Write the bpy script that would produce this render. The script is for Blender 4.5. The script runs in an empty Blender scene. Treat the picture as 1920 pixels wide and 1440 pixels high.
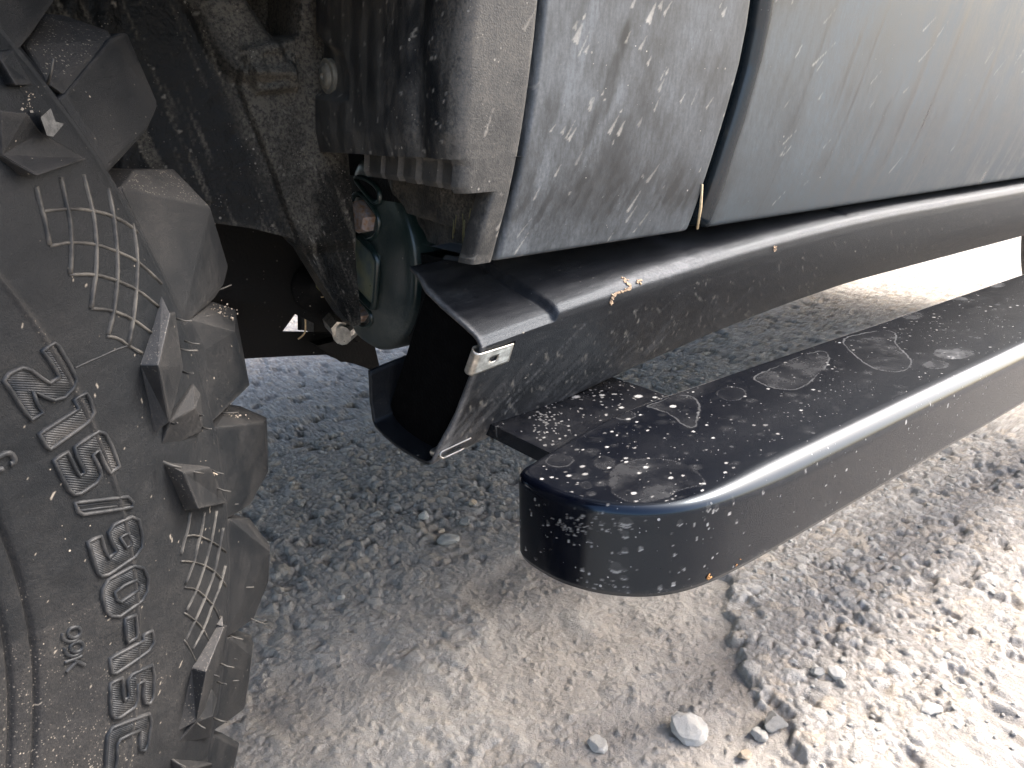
import bpy, bmesh, math, random
import numpy as np
from mathutils import Matrix, Vector

# ------------------------------------------------------------------ camera
S = bpy.context.scene
COL = S.collection
CAM_Z = 0.586                      # height of the phone above the ground, metres
F, CX, CY = 1420.0, 960.0, 720.0   # lens measured on the 1920 x 1440 photograph


def camera_axes(vx, vy, roll):
    X = np.array([vx - CX, vy - CY, F]); X /= np.linalg.norm(X)
    a = math.radians(roll)
    h = np.array([math.cos(a), -math.sin(a), 0])
    Z = np.cross(h, X); Z /= np.linalg.norm(Z)
    if Z[1] > 0: Z = -Z
    Y = np.cross(Z, X)
    return np.array([X, Y, Z])


RC = camera_axes(2896, 181, 1.2)
cam_d = bpy.data.cameras.new('camera'); cam = bpy.data.objects.new('camera', cam_d); COL.objects.link(cam)
cam_d.sensor_width = 36; cam_d.lens = 36 * F / 1920; cam_d.clip_start = 0.01; cam_d.clip_end = 2000
m = Matrix.Identity(4)
for i in range(3):
    m[i][0] = RC[i, 0]; m[i][1] = -RC[i, 1]; m[i][2] = -RC[i, 2]
m[2][3] = CAM_Z
cam.matrix_world = m
S.camera = cam

# ------------------------------------------------------------------ light
SUN_EL, SUN_DIR = math.radians(46), np.array([0.957, -0.29])     # a hazy sun low behind the rear of the car, a little to the camera's side
W = bpy.data.worlds.new('World'); S.world = W; W.use_nodes = True
nt = W.node_tree
sky = nt.nodes.new('ShaderNodeTexSky'); sky.sky_type = 'NISHITA'; sky.sun_disc = False
sky.sun_elevation = SUN_EL
sky.sun_rotation = math.atan2(SUN_DIR[0], SUN_DIR[1])
sky.air_density = 1.0; sky.dust_density = 4.5; sky.ozone_density = 1.0
bg = nt.nodes['Background']; bg.inputs['Strength'].default_value = 0.15
nt.links.new(sky.outputs[0], bg.inputs[0])
sd = bpy.data.lights.new('sun', 'SUN'); sun = bpy.data.objects.new('sun', sd); COL.objects.link(sun)
sd.energy = 1.3; sd.angle = math.radians(20); sd.color = (0.985, 0.99, 1.0)
dv = Vector((-SUN_DIR[0] * math.cos(SUN_EL), -SUN_DIR[1] * math.cos(SUN_EL), -math.sin(SUN_EL)))
sun.rotation_euler = dv.to_track_quat('-Z', 'Y').to_euler()
sun.location = (2, 4, 5)
S.view_settings.view_transform = 'Standard'; S.view_settings.look = 'None'
S.view_settings.exposure = 2.45; S.view_settings.gamma = 1.0
try: S.view_settings.use_curve_mapping = False
except Exception: pass
S.render.engine = 'CYCLES'
S.cycles.max_bounces = 8; S.cycles.diffuse_bounces = 5; S.cycles.glossy_bounces = 4
S.cycles.use_denoising = True
S.cycles.sample_clamp_indirect = 6

rng = np.random.default_rng(7)
random.seed(7)

# ------------------------------------------------------------------ geometry helpers
def ray(u, v):
    return RC @ np.array([u - CX, v - CY, F])
def onx(u, v, x):
    r = ray(u, v); p = r * (x / r[0]); return np.array([p[0], p[1], p[2] + CAM_Z])
def ony(u, v, y):
    r = ray(u, v); p = r * (y / r[1]); return np.array([p[0], p[1], p[2] + CAM_Z])
def onz(u, v, z):
    r = ray(u, v); p = r * ((z - CAM_Z) / r[2]); return np.array([p[0], p[1], z])


def link(o, parent=None):
    COL.objects.link(o)
    if parent is not None:
        o.parent = parent
        o.matrix_parent_inverse = parent_inverse(parent)
    return o
_pi = {}
def parent_inverse(p):
    m = Matrix.Identity(4); q = p
    chain = []
    while q is not None:
        chain.append(q); q = q.parent
    for q in reversed(chain):
        m = m @ (q.matrix_parent_inverse if q.parent else Matrix.Identity(4)) @ Matrix.LocRotScale(q.location, q.rotation_euler, q.scale)
    return m.inverted()


def mesh_obj(name, V, faces, mat, parent=None, smooth=True, attrs=None, kind=None, label=None, sharp=None):
    me = bpy.data.meshes.new(name)
    V = np.asarray(V, dtype=np.float64)
    if isinstance(faces, np.ndarray):
        nf, k = faces.shape
        me.vertices.add(len(V)); me.vertices.foreach_set('co', V.ravel())
        me.loops.add(nf * k); me.loops.foreach_set('vertex_index', faces.ravel().astype(np.int32))
        me.polygons.add(nf)
        me.polygons.foreach_set('loop_start', np.arange(0, nf * k, k, dtype=np.int32))
        me.update(calc_edges=True)
    else:
        me.from_pydata([tuple(v) for v in V], [], [tuple(f) for f in faces]); me.update()
    if smooth:
        me.polygons.foreach_set('use_smooth', [True] * len(me.polygons))
        if sharp: me.set_sharp_from_angle(angle=math.radians(sharp))
    if attrs:
        for k, a in attrs.items():
            at = me.attributes.new(k, 'FLOAT', 'POINT'); at.data.foreach_set('value', np.asarray(a, dtype=np.float32).ravel())
    me.materials.append(mat)
    o = bpy.data.objects.new(name, me)
    link(o, parent)
    if kind: o['kind'] = kind
    if label: o['label'] = label
    return o


def grid_faces(h, w, off=0):
    i = np.arange(h - 1)[:, None] * w + np.arange(w - 1)[None, :] + off
    return np.stack([i, i + 1, i + w + 1, i + w], -1).reshape(-1, 4)
def grid_obj(name, P, mat, parent=None, **k):
    h, w = P.shape[:2]
    return mesh_obj(name, P.reshape(-1, 3), grid_faces(h, w), mat, parent, **k)


def solidify(o, t, offset=-1, bevel=None):
    md = o.modifiers.new('thickness', 'SOLIDIFY'); md.thickness = t; md.offset = offset
    if bevel:
        b = o.modifiers.new('round', 'BEVEL'); b.width = bevel; b.segments = 2; b.limit_method = 'ANGLE'; b.angle_limit = math.radians(40)
    return o


class MB:
    """collects boxes, tubes, ridges and polygons for ONE mesh"""
    def __init__(s): s.v = []; s.f = []
    def add(s, V, Fc):
        b = len(s.v); s.v += [tuple(map(float, p)) for p in V]; s.f += [tuple(b + i for i in f) for f in Fc]
    def box(s, c, d, M=None):
        V = []
        for x in (-1, 1):
            for y in (-1, 1):
                for z in (-1, 1):
                    p = Vector((x * d[0] / 2, y * d[1] / 2, z * d[2] / 2))
                    if M is not None: p = M @ p
                    V.append((c[0] + p.x, c[1] + p.y, c[2] + p.z))
        s.add(V, [(0, 1, 3, 2), (4, 6, 7, 5), (0, 4, 5, 1), (2, 3, 7, 6), (0, 2, 6, 4), (1, 5, 7, 3)])
    def tube(s, pts, r, n=8, cap=True):
        pts = [Vector(tuple(p)) for p in pts]
        rs = r if isinstance(r, (list, tuple, np.ndarray)) else [r] * len(pts)
        V = []; Fc = []
        up = Vector((0.3, 0.2, 0.93))
        for i, p in enumerate(pts):
            t = (pts[min(i + 1, len(pts) - 1)] - pts[max(i - 1, 0)]).normalized()
            a = t.cross(up)
            if a.length < 1e-4: a = t.cross(Vector((1, 0, 0)))
            a.normalize(); b = t.cross(a)
            for k in range(n):
                q = 2 * math.pi * k / n
                V.append(p + (a * math.cos(q) + b * math.sin(q)) * rs[i])
        for i in range(len(pts) - 1):
            for k in range(n):
                Fc.append((i * n + k, i * n + (k + 1) % n, (i + 1) * n + (k + 1) % n, (i + 1) * n + k))
        if cap: Fc += [tuple(reversed(range(n))), tuple(range((len(pts) - 1) * n, len(pts) * n))]
        s.add(V, Fc)
    def ridge(s, P, N, a, b, closed=False):
        """a low rounded bead along P standing on a surface with normals N"""
        P = [np.asarray(p) for p in P]; n = len(P); V = []; Fc = []
        prof = [(-1, -0.25), (-0.72, 0.75), (0, 1), (0.72, 0.75), (1, -0.25)]
        for i in range(n):
            if closed: t = P[(i + 1) % n] - P[(i - 1) % n]
            else: t = P[min(i + 1, n - 1)] - P[max(i - 1, 0)]
            t = t / (np.linalg.norm(t) + 1e-12); w = np.cross(N[i], t); w /= np.linalg.norm(w) + 1e-12
            for (x, z) in prof: V.append(P[i] + w * a * x + N[i] * b * z)
        m_ = n if closed else n - 1
        for i in range(m_):
            j = (i + 1) % n
            for k in range(4): Fc.append((i * 5 + k, j * 5 + k, j * 5 + k + 1, i * 5 + k + 1))
        if not closed: Fc += [(0, 1, 2, 3, 4), tuple(reversed(range((n - 1) * 5, n * 5)))]
        s.add(V, Fc)
    def build(s, name, mat, parent=None, **k):
        return mesh_obj(name, np.array(s.v), s.f, mat, parent, **k)


def empty(name, loc, parent=None):
    o = bpy.data.objects.new(name, None); o.location = loc; o.empty_display_size = 0.1
    link(o, parent); 
    return o
def tag(o, label, cat, group=None):
    o['label'] = label; o['category'] = cat
    if group: o['group'] = group
    return o

# ------------------------------------------------------------------ numpy noise
def _hash(ix, iy, s):
    ix = ix.astype(np.int64).astype(np.uint32); iy = iy.astype(np.int64).astype(np.uint32)
    h = (ix * np.uint32(374761393) + iy * np.uint32(668265263) + np.uint32((s * 2246822519) & 0xffffffff)).astype(np.uint32)
    h = (h ^ (h >> np.uint32(13))) * np.uint32(1274126177)
    h = h ^ (h >> np.uint32(16))
    h = h * np.uint32(2654435761); h = h ^ (h >> np.uint32(15))
    return h.astype(np.float64) / 4294967295.0
def vnoise(x, y, s=0):
    ix = np.floor(x); iy = np.floor(y); fx = x - ix; fy = y - iy
    fx = fx * fx * fx * (fx * (fx * 6 - 15) + 10); fy = fy * fy * fy * (fy * (fy * 6 - 15) + 10)
    a = _hash(ix, iy, s); b = _hash(ix + 1, iy, s); c = _hash(ix, iy + 1, s); d = _hash(ix + 1, iy + 1, s)
    return (a + (b - a) * fx) * (1 - fy) + (c + (d - c) * fx) * fy
def fbm(x, y, s=0, o=4, g=0.5):
    r = 0; a = 1; t = 0
    for i in range(o):
        r = r + a * vnoise(x * 2 ** i + 17.3 * i, y * 2 ** i - 9.1 * i, s + i); t += a; a *= g
    return r / t
def cells(x, y, s=0, jit=0.9):
    """nearest and second nearest cell distance, and a random number per cell"""
    ix = np.floor(x); iy = np.floor(y)
    d1 = np.full(x.shape, 9.0); d2 = np.full(x.shape, 9.0); rid = np.zeros(x.shape)
    for dx in (-1, 0, 1):
        for dy in (-1, 0, 1):
            jx = ix + dx; jy = iy + dy
            px = jx + 0.5 + (_hash(jx, jy, s) - 0.5) * jit; py = jy + 0.5 + (_hash(jx, jy, s + 11) - 0.5) * jit
            d = np.hypot(x - px, y - py)
            near = d < d1
            d2 = np.where(near, d1, np.minimum(d2, d)); rid = np.where(near, _hash(jx, jy, s + 23), rid); d1 = np.where(near, d, d1)
    return d1, d2, rid
def sstep(a, b, x):
    t = np.clip((x - a) / (b - a), 0, 1); return t * t * (3 - 2 * t)
def poly_sd(px, py, poly):
    """signed distance to a polygon, negative inside"""
    poly = np.asarray(poly, float); d = np.full(px.shape, 1e9); ins = np.zeros(px.shape, bool)
    n = len(poly)
    for i in range(n):
        ax, ay = poly[i]; bx, by = poly[(i + 1) % n]
        ex, ey = bx - ax, by - ay; L = ex * ex + ey * ey + 1e-15
        t = np.clip(((px - ax) * ex + (py - ay) * ey) / L, 0, 1)
        d = np.minimum(d, np.hypot(px - ax - t * ex, py - ay - t * ey))
        c = ((ay > py) != (by > py)) & (px < (bx - ax) * (py - ay) / (by - ay + 1e-15) + ax)
        ins ^= c
    return np.where(ins, -d, d)
def smooth_loop(P, it=2):
    P = np.asarray(P, float)
    for _ in range(it):
        Q = np.roll(P, -1, 0); P = np.stack([P * 0.75 + Q * 0.25, P * 0.25 + Q * 0.75], 1).reshape(-1, P.shape[1])
    return P
def smooth_path(P, it=2):
    P = np.asarray(P, float)
    for _ in range(it):
        A = P[:-1]; B = P[1:]
        M = np.stack([A * 0.75 + B * 0.25, A * 0.25 + B * 0.75], 1).reshape(-1, P.shape[1])
        P = np.concatenate([P[:1], M, P[-1:]])
    return P

# ------------------------------------------------------------------ materials
def new_mat(name):
    m = bpy.data.materials.new(name); m.use_nodes = True
    t = m.node_tree; b = t.nodes['Principled BSDF']
    return m, t, b
def N(t, ty, **k):
    n = t.nodes.new(ty)
    for a, v in k.items(): setattr(n, a, v)
    return n
def noise(t, scale, detail=4, rough=0.55, vec=None, dist=0.0):
    n = N(t, 'ShaderNodeTexNoise'); n.inputs['Scale'].default_value = scale; n.inputs['Detail'].default_value = detail
    n.inputs['Roughness'].default_value = rough; n.inputs['Distortion'].default_value = dist
    if vec is not None: t.links.new(vec, n.inputs['Vector'])
    return n.outputs[0]
def ramp(t, src, a, b, ca=0.0, cb=1.0):
    n = N(t, 'ShaderNodeMapRange', interpolation_type='SMOOTHSTEP')
    t.links.new(src, n.inputs[0])
    for i, v in zip((1, 2, 3, 4), (a, b, ca, cb)): n.inputs[i].default_value = v
    return n.outputs[0]
def mathn(t, op, a, b=None, clamp=False):
    n = N(t, 'ShaderNodeMath', operation=op, use_clamp=clamp)
    for i, v in enumerate((a, b)):
        if v is None: continue
        if isinstance(v, (int, float)): n.inputs[i].default_value = v
        else: t.links.new(v, n.inputs[i])
    return n.outputs[0]
def mixc(t, fac, a, b):
    n = N(t, 'ShaderNodeMix', data_type='RGBA')
    if isinstance(fac, (int, float)): n.inputs[0].default_value = fac
    else: t.links.new(fac, n.inputs[0])
    for i, v in ((6, a), (7, b)):
        if isinstance(v, tuple): n.inputs[i].default_value = (*v, 1)
        else: t.links.new(v, n.inputs[i])
    return n.outputs[2]
def attr(t, name):
    n = N(t, 'ShaderNodeAttribute', attribute_name=name); return n.outputs['Fac']
def coords(t):
    return N(t, 'ShaderNodeTexCoord').outputs['Object']
def bump(t, b, h, strength, dist):
    n = N(t, 'ShaderNodeBump'); n.inputs['Strength'].default_value = strength; n.inputs['Distance'].default_value = dist
    t.links.new(h, n.inputs['Height']); t.links.new(n.outputs[0], b.inputs['Normal'])
def scaled(t, vec, sx, sy, sz, rot=(0, 0, 0)):
    n = N(t, 'ShaderNodeMapping'); n.inputs['Scale'].default_value = (sx, sy, sz); n.inputs['Rotation'].default_value = rot
    t.links.new(vec, n.inputs['Vector']); return n.outputs[0]
def specks(t, vec, scale, size, keep, seed=0.0):
    """small round spots: voronoi cells, only some of them filled, of uneven size"""
    v = N(t, 'ShaderNodeTexVoronoi'); v.inputs['Scale'].default_value = scale; v.inputs['Randomness'].default_value = 1
    if seed:
        mp = N(t, 'ShaderNodeMapping'); mp.inputs['Location'].default_value = (seed, seed * 1.7, -seed)
        t.links.new(vec, mp.inputs['Vector']); vec = mp.outputs[0]
    t.links.new(vec, v.inputs['Vector'])
    sp = N(t, 'ShaderNodeSeparateColor'); t.links.new(v.outputs['Color'], sp.inputs[0])
    r = mathn(t, 'MULTIPLY', sp.outputs[0], size)
    on = mathn(t, 'LESS_THAN', sp.outputs[1], keep)
    s = mathn(t, 'SUBTRACT', r, v.outputs['Distance'])
    s = mathn(t, 'MULTIPLY', s, 30.0, True)
    return mathn(t, 'MULTIPLY', s, on)
def setc(b, c, rough, metal=0.0, spec=0.5):
    b.inputs['Base Color'].default_value = (*c, 1); b.inputs['Roughness'].default_value = rough
    b.inputs['Metallic'].default_value = metal; b.inputs['Specular IOR Level'].default_value = spec


MUD = (0.30, 0.275, 0.235); DUST = (0.26, 0.24, 0.21)

def plastic(name, base, rough, dust=DUST, grain=900, grain_d=0.0003, speck=0.0, dust_gain=1.0, streak=None, mud=MUD, spec=0.5, grit=0.25):
    """dirty plastic or paint: attribute 'dust' is a film, attribute 'mud' is splashes"""
    m, t, b = new_mat(name)
    co = coords(t)
    if streak: co2 = scaled(t, co, *streak)
    else: co2 = co
    d = mathn(t, 'MULTIPLY', attr(t, 'dust'), ramp(t, noise(t, 60 if not streak else 40, 5, 0.65, co2), 0.25, 0.75, 0.45, 1.15), True)
    d = mathn(t, 'MULTIPLY', d, ramp(t, noise(t, 420, 4, 0.7, co), 0.30, 0.68, 1.0 - grit, 1.0 + grit))
    d = mathn(t, 'MULTIPLY', d, dust_gain, True)
    c = mixc(t, d, base, dust)
    mu = mathn(t, 'MULTIPLY', attr(t, 'mud'), ramp(t, noise(t, 700, 3, 0.6, co), 0.25, 0.6, 0.55, 1.0), True)
    if speck:
        sk = specks(t, co, 260, 0.30, speck, 0.31)
        sk2 = specks(t, co, 640, 0.34, speck * 1.2, 1.31)
        sk = mathn(t, 'MULTIPLY', mathn(t, 'MAXIMUM', sk, mathn(t, 'MULTIPLY', sk2, 0.8)), ramp(t, noise(t, 22, 3, 0.6, co), 0.42, 0.66, 0.05, 0.85))
        mu = mathn(t, 'MAXIMUM', mu, sk)
    c = mixc(t, mu, c, mud)
    t.links.new(c, b.inputs['Base Color'])
    r = mathn(t, 'ADD', rough, mathn(t, 'MULTIPLY', d, 0.45))
    r = mathn(t, 'ADD', r, mathn(t, 'MULTIPLY', mu, 0.5), True)
    t.links.new(r, b.inputs['Roughness'])
    b.inputs['Specular IOR Level'].default_value = spec
    h = mathn(t, 'ADD', noise(t, grain, 2, 0.5, co), mathn(t, 'MULTIPLY', mu, 1.2))
    bump(t, b, h, 0.6, grain_d)
    return m


def rubber(edge=False):
    m, t, b = new_mat('tread_rubber' if edge else 'tyre_rubber'); co = coords(t)
    n1 = noise(t, 24, 6, 0.62, co); n2 = noise(t, 300, 4, 0.6, co)
    d = mathn(t, 'MULTIPLY', ramp(t, n1, 0.35, 0.72), ramp(t, n2, 0.2, 0.75, 0.55, 1.0))
    ad = attr(t, 'dust'); gr = ramp(t, noise(t, 850, 3, 0.7, co), 0.35, 0.65, 0.55, 1.25)
    d = mathn(t, 'ADD', mathn(t, 'MULTIPLY', mathn(t, 'MULTIPLY', d, 0.55 if edge else 0.22), gr), mathn(t, 'MULTIPLY', mathn(t, 'MULTIPLY', ad, ramp(t, n1, 0.3, 0.7, 0.6, 1.1)), gr), True)
    sand = mathn(t, 'MULTIPLY', specks(t, co, 900, 0.42, 0.5, 5.2), ramp(t, mathn(t, 'MULTIPLY', ad, n1), 0.25, 0.5))
    if edge:
        bv = N(t, 'ShaderNodeBevel', samples=4); bv.inputs['Radius'].default_value = 0.004
        ge = N(t, 'ShaderNodeNewGeometry'); dp = N(t, 'ShaderNodeVectorMath', operation='DOT_PRODUCT')
        t.links.new(bv.outputs[0], dp.inputs[0]); t.links.new(ge.outputs['Normal'], dp.inputs[1])
        e = mathn(t, 'MULTIPLY', ramp(t, dp.outputs['Value'], 0.995, 0.90), ramp(t, noise(t, 130, 4, 0.6, co), 0.3, 0.6))
        d = mathn(t, 'ADD', d, mathn(t, 'MULTIPLY', e, 0.7), True)
    c = mixc(t, d, (0.0040, 0.0052, 0.0066), (0.0285, 0.0268, 0.0252))
    c = mixc(t, mathn(t, 'MULTIPLY', ramp(t, ad, 0.86, 1.0), ramp(t, n2, 0.2, 0.7, 0.6, 1.0)), c, (0.098, 0.092, 0.086))  # facets at full value are painted paler, as if lit by the sky
    s1 = specks(t, co, 260, 0.22, 0.05); s2 = specks(t, co, 600, 0.30, 0.05, 3.1)
    sk = mathn(t, 'MULTIPLY', mathn(t, 'MAXIMUM', s1, s2), ramp(t, noise(t, 18, 2, 0.5, co), 0.42, 0.7))
    sk = mathn(t, 'MAXIMUM', mathn(t, 'MAXIMUM', sk, attr(t, 'mud')), mathn(t, 'MULTIPLY', sand, 0.55))
    c = mixc(t, sk, c, (0.30, 0.26, 0.21))
    t.links.new(c, b.inputs['Base Color'])
    t.links.new(mathn(t, 'ADD', 0.48, mathn(t, 'MULTIPLY', d, 0.35), True), b.inputs['Roughness'])
    b.inputs['Specular IOR Level'].default_value = 0.16
    bump(t, b, mathn(t, 'ADD', mathn(t, 'MULTIPLY', noise(t, 1500, 3, 0.7, co), 0.8), mathn(t, 'MULTIPLY', noise(t, 60, 3, 0.5, co), 1.0)), 0.55, 0.0007)
    return m


M_RUB = rubber(); M_LUG = rubber(True)
M_BODY = plastic('body_cladding', (0.0095, 0.0122, 0.0142), 0.30, dust=(0.098, 0.106, 0.112), grain=1500, grain_d=0.00012, speck=0.012, mud=(0.46, 0.43, 0.37), streak=(9, 9, 1.6, (0, -0.42, 0)))
M_DOOR = plastic('door_cladding', (0.0105, 0.0150, 0.0180), 0.26, dust=(0.068, 0.083, 0.092), grain=1500, grain_d=0.00010, speck=0.006, mud=(0.36, 0.35, 0.31), streak=(9, 9, 1.6, (0, -0.42, 0)))
M_SILL = plastic('sill_plastic', (0.0046, 0.0050, 0.0064), 0.40, dust=(0.15, 0.147, 0.145), grain=1300, grain_d=0.0006, speck=0.06, spec=0.28)
M_STEP = plastic('step_paint', (0.0012, 0.0017, 0.0038), 0.17, dust=(0.070, 0.068, 0.066), grain=2200, grain_d=0.00002, speck=0.05, mud=(0.36, 0.345, 0.32), spec=0.40)
M_STEP.node_tree.nodes['Principled BSDF'].inputs['Specular Tint'].default_value = (0.72, 0.86, 1.0, 1)
M_SILL.node_tree.nodes['Principled BSDF'].inputs['Specular Tint'].default_value = (0.82, 0.91, 1.0, 1)
M_LINER = plastic('arch_liner_plastic', (0.012, 0.0125, 0.0125), 0.5, dust=(0.11, 0.098, 0.08), grain=500, grain_d=0.0012, speck=0.14, grit=0.75, spec=0.2)
M_SHIELD = plastic('splash_shield_plastic', (0.007, 0.0072, 0.007), 0.5, dust=(0.088, 0.080, 0.066), grain=380, grain_d=0.0016, speck=0.16, grit=0.8, spec=0.15)
M_GREEN = plastic('green_body_paint', (0.012, 0.024, 0.022), 0.28, dust=(0.11, 0.115, 0.10), grain=500, grain_d=0.0002, speck=0.03, grit=0.6)
M_CHASSIS = plastic('chassis_black', (0.0040, 0.0040, 0.0043), 0.55, dust=(0.016, 0.015, 0.0135), grain=300, grain_d=0.001, speck=0.03, spec=0.15)


def simple(name, c, rough, metal=0.0, var=0.35, sc=120, bd=0.0003, c2=None):
    m, t, b = new_mat(name); co = coords(t)
    n = noise(t, sc, 5, 0.6, co)
    c2 = c2 or tuple(x * (1 - var) for x in c)
    t.links.new(mixc(t, ramp(t, n, 0.3, 0.7), c, c2), b.inputs['Base Color'])
    t.links.new(ramp(t, n, 0.2, 0.8, max(rough - 0.1, 0.05), min(rough + 0.15, 1)), b.inputs['Roughness'])
    b.inputs['Metallic'].default_value = metal
    bump(t, b, noise(t, sc * 4, 3, 0.5, co), 0.5, bd)
    return m
M_ZINC = simple('zinc_clip', (0.62, 0.59, 0.53), 0.34, 0.9, 0.45, 160)
M_RUST = simple('rusty_bolt', (0.30, 0.17, 0.09), 0.7, 0.2, 0.4, 200, 0.0008, (0.36, 0.33, 0.33))
M_SCREW = simple('dusty_screw', (0.20, 0.185, 0.15), 0.6, 0.2, 0.4, 160)
M_YEL = simple('yellowed_plate', (0.16, 0.17, 0.10), 0.35, 0.0, 0.6, 50, 0.0006, (0.06, 0.09, 0.10))
M_STRAW = simple('dry_straw', (0.62, 0.47, 0.28), 0.7, 0, 0.3, 400)
M_LEAF = simple('withered_leaf', (0.16, 0.15, 0.06), 0.7, 0, 0.4, 300)
M_STEEL = simple('wheel_steel', (0.10, 0.10, 0.10), 0.5, 0.3)
M_PAINT = simple('car_paint', (0.018, 0.032, 0.030), 0.25, 0, 0.1, 20, 0.00002)
M_GLASS, _t, _b = new_mat('window_glass'); setc(_b, (0.02, 0.025, 0.025), 0.05)


def stone_mat(name, c1, c2, c3):
    m, t, b = new_mat(name); co = coords(t)
    oi = N(t, 'ShaderNodeObjectInfo').outputs['Random']
    n = noise(t, 90, 5, 0.65, co)
    c = mixc(t, oi, c1, c2); c = mixc(t, ramp(t, n, 0.45, 0.75), c, c3)
    t.links.new(c, b.inputs['Base Color']); b.inputs['Roughness'].default_value = 0.88
    b.inputs['Specular IOR Level'].default_value = 0.3
    bump(t, b, noise(t, 500, 5, 0.7, co), 0.9, 0.0012)
    return m
M_STONE = stone_mat('grey_stone', (0.33, 0.31, 0.275), (0.50, 0.475, 0.43), (0.42, 0.375, 0.31))
M_PALE = stone_mat('whitish_stone', (0.52, 0.485, 0.43), (0.58, 0.545, 0.49), (0.44, 0.40, 0.345))
M_TAN = stone_mat('tan_stone', (0.46, 0.37, 0.27), (0.48, 0.39, 0.29), (0.38, 0.31, 0.23))
M_BLACKISH = stone_mat('blackish_stone', (0.05, 0.05, 0.052), (0.05, 0.05, 0.052), (0.09, 0.085, 0.08))
M_DARKER = stone_mat('darker_stone', (0.22, 0.21, 0.195), (0.22, 0.21, 0.195), (0.30, 0.27, 0.23))


def ground_mat():
    m, t, b = new_mat('broken_asphalt_and_dirt'); co = coords(t)
    n1 = noise(t, 4.5, 5, 0.6, co); n2 = noise(t, 160, 6, 0.7, co); n3 = noise(t, 900, 3, 0.6, co)
    tint = attr(t, 'tint'); dirt = attr(t, 'dirt'); cre = attr(t, 'crevice')
    stone = mixc(t, tint, (0.265, 0.240, 0.208), (0.58, 0.535, 0.475))
    stone = mixc(t, ramp(t, attr(t, 'tan'), 0.72, 0.80, 0, 0.55), stone, (0.50, 0.40, 0.29))
    stone = mixc(t, ramp(t, n2, 0.42, 0.7, 0, 0.6), stone, (0.38, 0.345, 0.30))
    earth = mixc(t, ramp(t, n1, 0.35, 0.68), (0.285, 0.245, 0.202), (0.445, 0.398, 0.340))
    earth = mixc(t, ramp(t, n2, 0.5, 0.72, 0, 0.7), earth, (0.475, 0.425, 0.36))
    c = mixc(t, dirt, stone, earth)
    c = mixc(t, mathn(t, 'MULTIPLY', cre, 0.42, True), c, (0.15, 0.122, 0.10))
    c = mixc(t, ramp(t, n3, 0.30, 0.75, 0.0, 0.3), c, (0.46, 0.43, 0.39))
    t.links.new(c, b.inputs['Base Color']); b.inputs['Roughness'].default_value = 0.92
    b.inputs['Specular IOR Level'].default_value = 0.25
    bump(t, b, mathn(t, 'ADD', mathn(t, 'MULTIPLY', noise(t, 260, 6, 0.7, co), 1.6), mathn(t, 'MULTIPLY', n3, 0.5)), 0.9, 0.0032)
    return m
M_GROUND = ground_mat()

# ------------------------------------------------------------------ ground
def axis(a, b, d, lo, hi, g=1.22):
    """coordinates: even steps d between a and b, then growing steps out to lo and hi"""
    mid = list(np.arange(a, b, d)); up = []; s = d; p = mid[-1]
    while p < hi: s *= g; p += s; up.append(p)
    dn = []; s = d; p = a
    while p > lo: s *= g; p -= s; dn.append(p)
    return np.array(dn[::-1] + mid + up)


def soft_axis(parts, lo, hi):
    xs = []
    for a, b, d in parts: xs += list(np.arange(a, b - d * 0.3, d))
    up = []; s = parts[-1][2]; p = xs[-1]
    while p < hi: s *= 1.25; p += s; up.append(p)
    dn = []; s = parts[0][2]; p = xs[0]
    while p > lo: s *= 1.25; p -= s; dn.append(p)
    return np.array(dn[::-1] + xs + up)


PATCH = [(1345, 1075), (1372, 1128), (1392, 1168), (1408, 1235), (1416, 1305), (1452, 1345), (1482, 1395), (1500, 1440), (1540, 1600),
         (300, 1700), (250, 1300), (470, 1180), (600, 1080), (740, 1015), (880, 985), (1000, 975), (1150, 960), (1290, 1010)]
PATCH = np.array([onz(u, v, 0)[:2] for u, v in PATCH])


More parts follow.
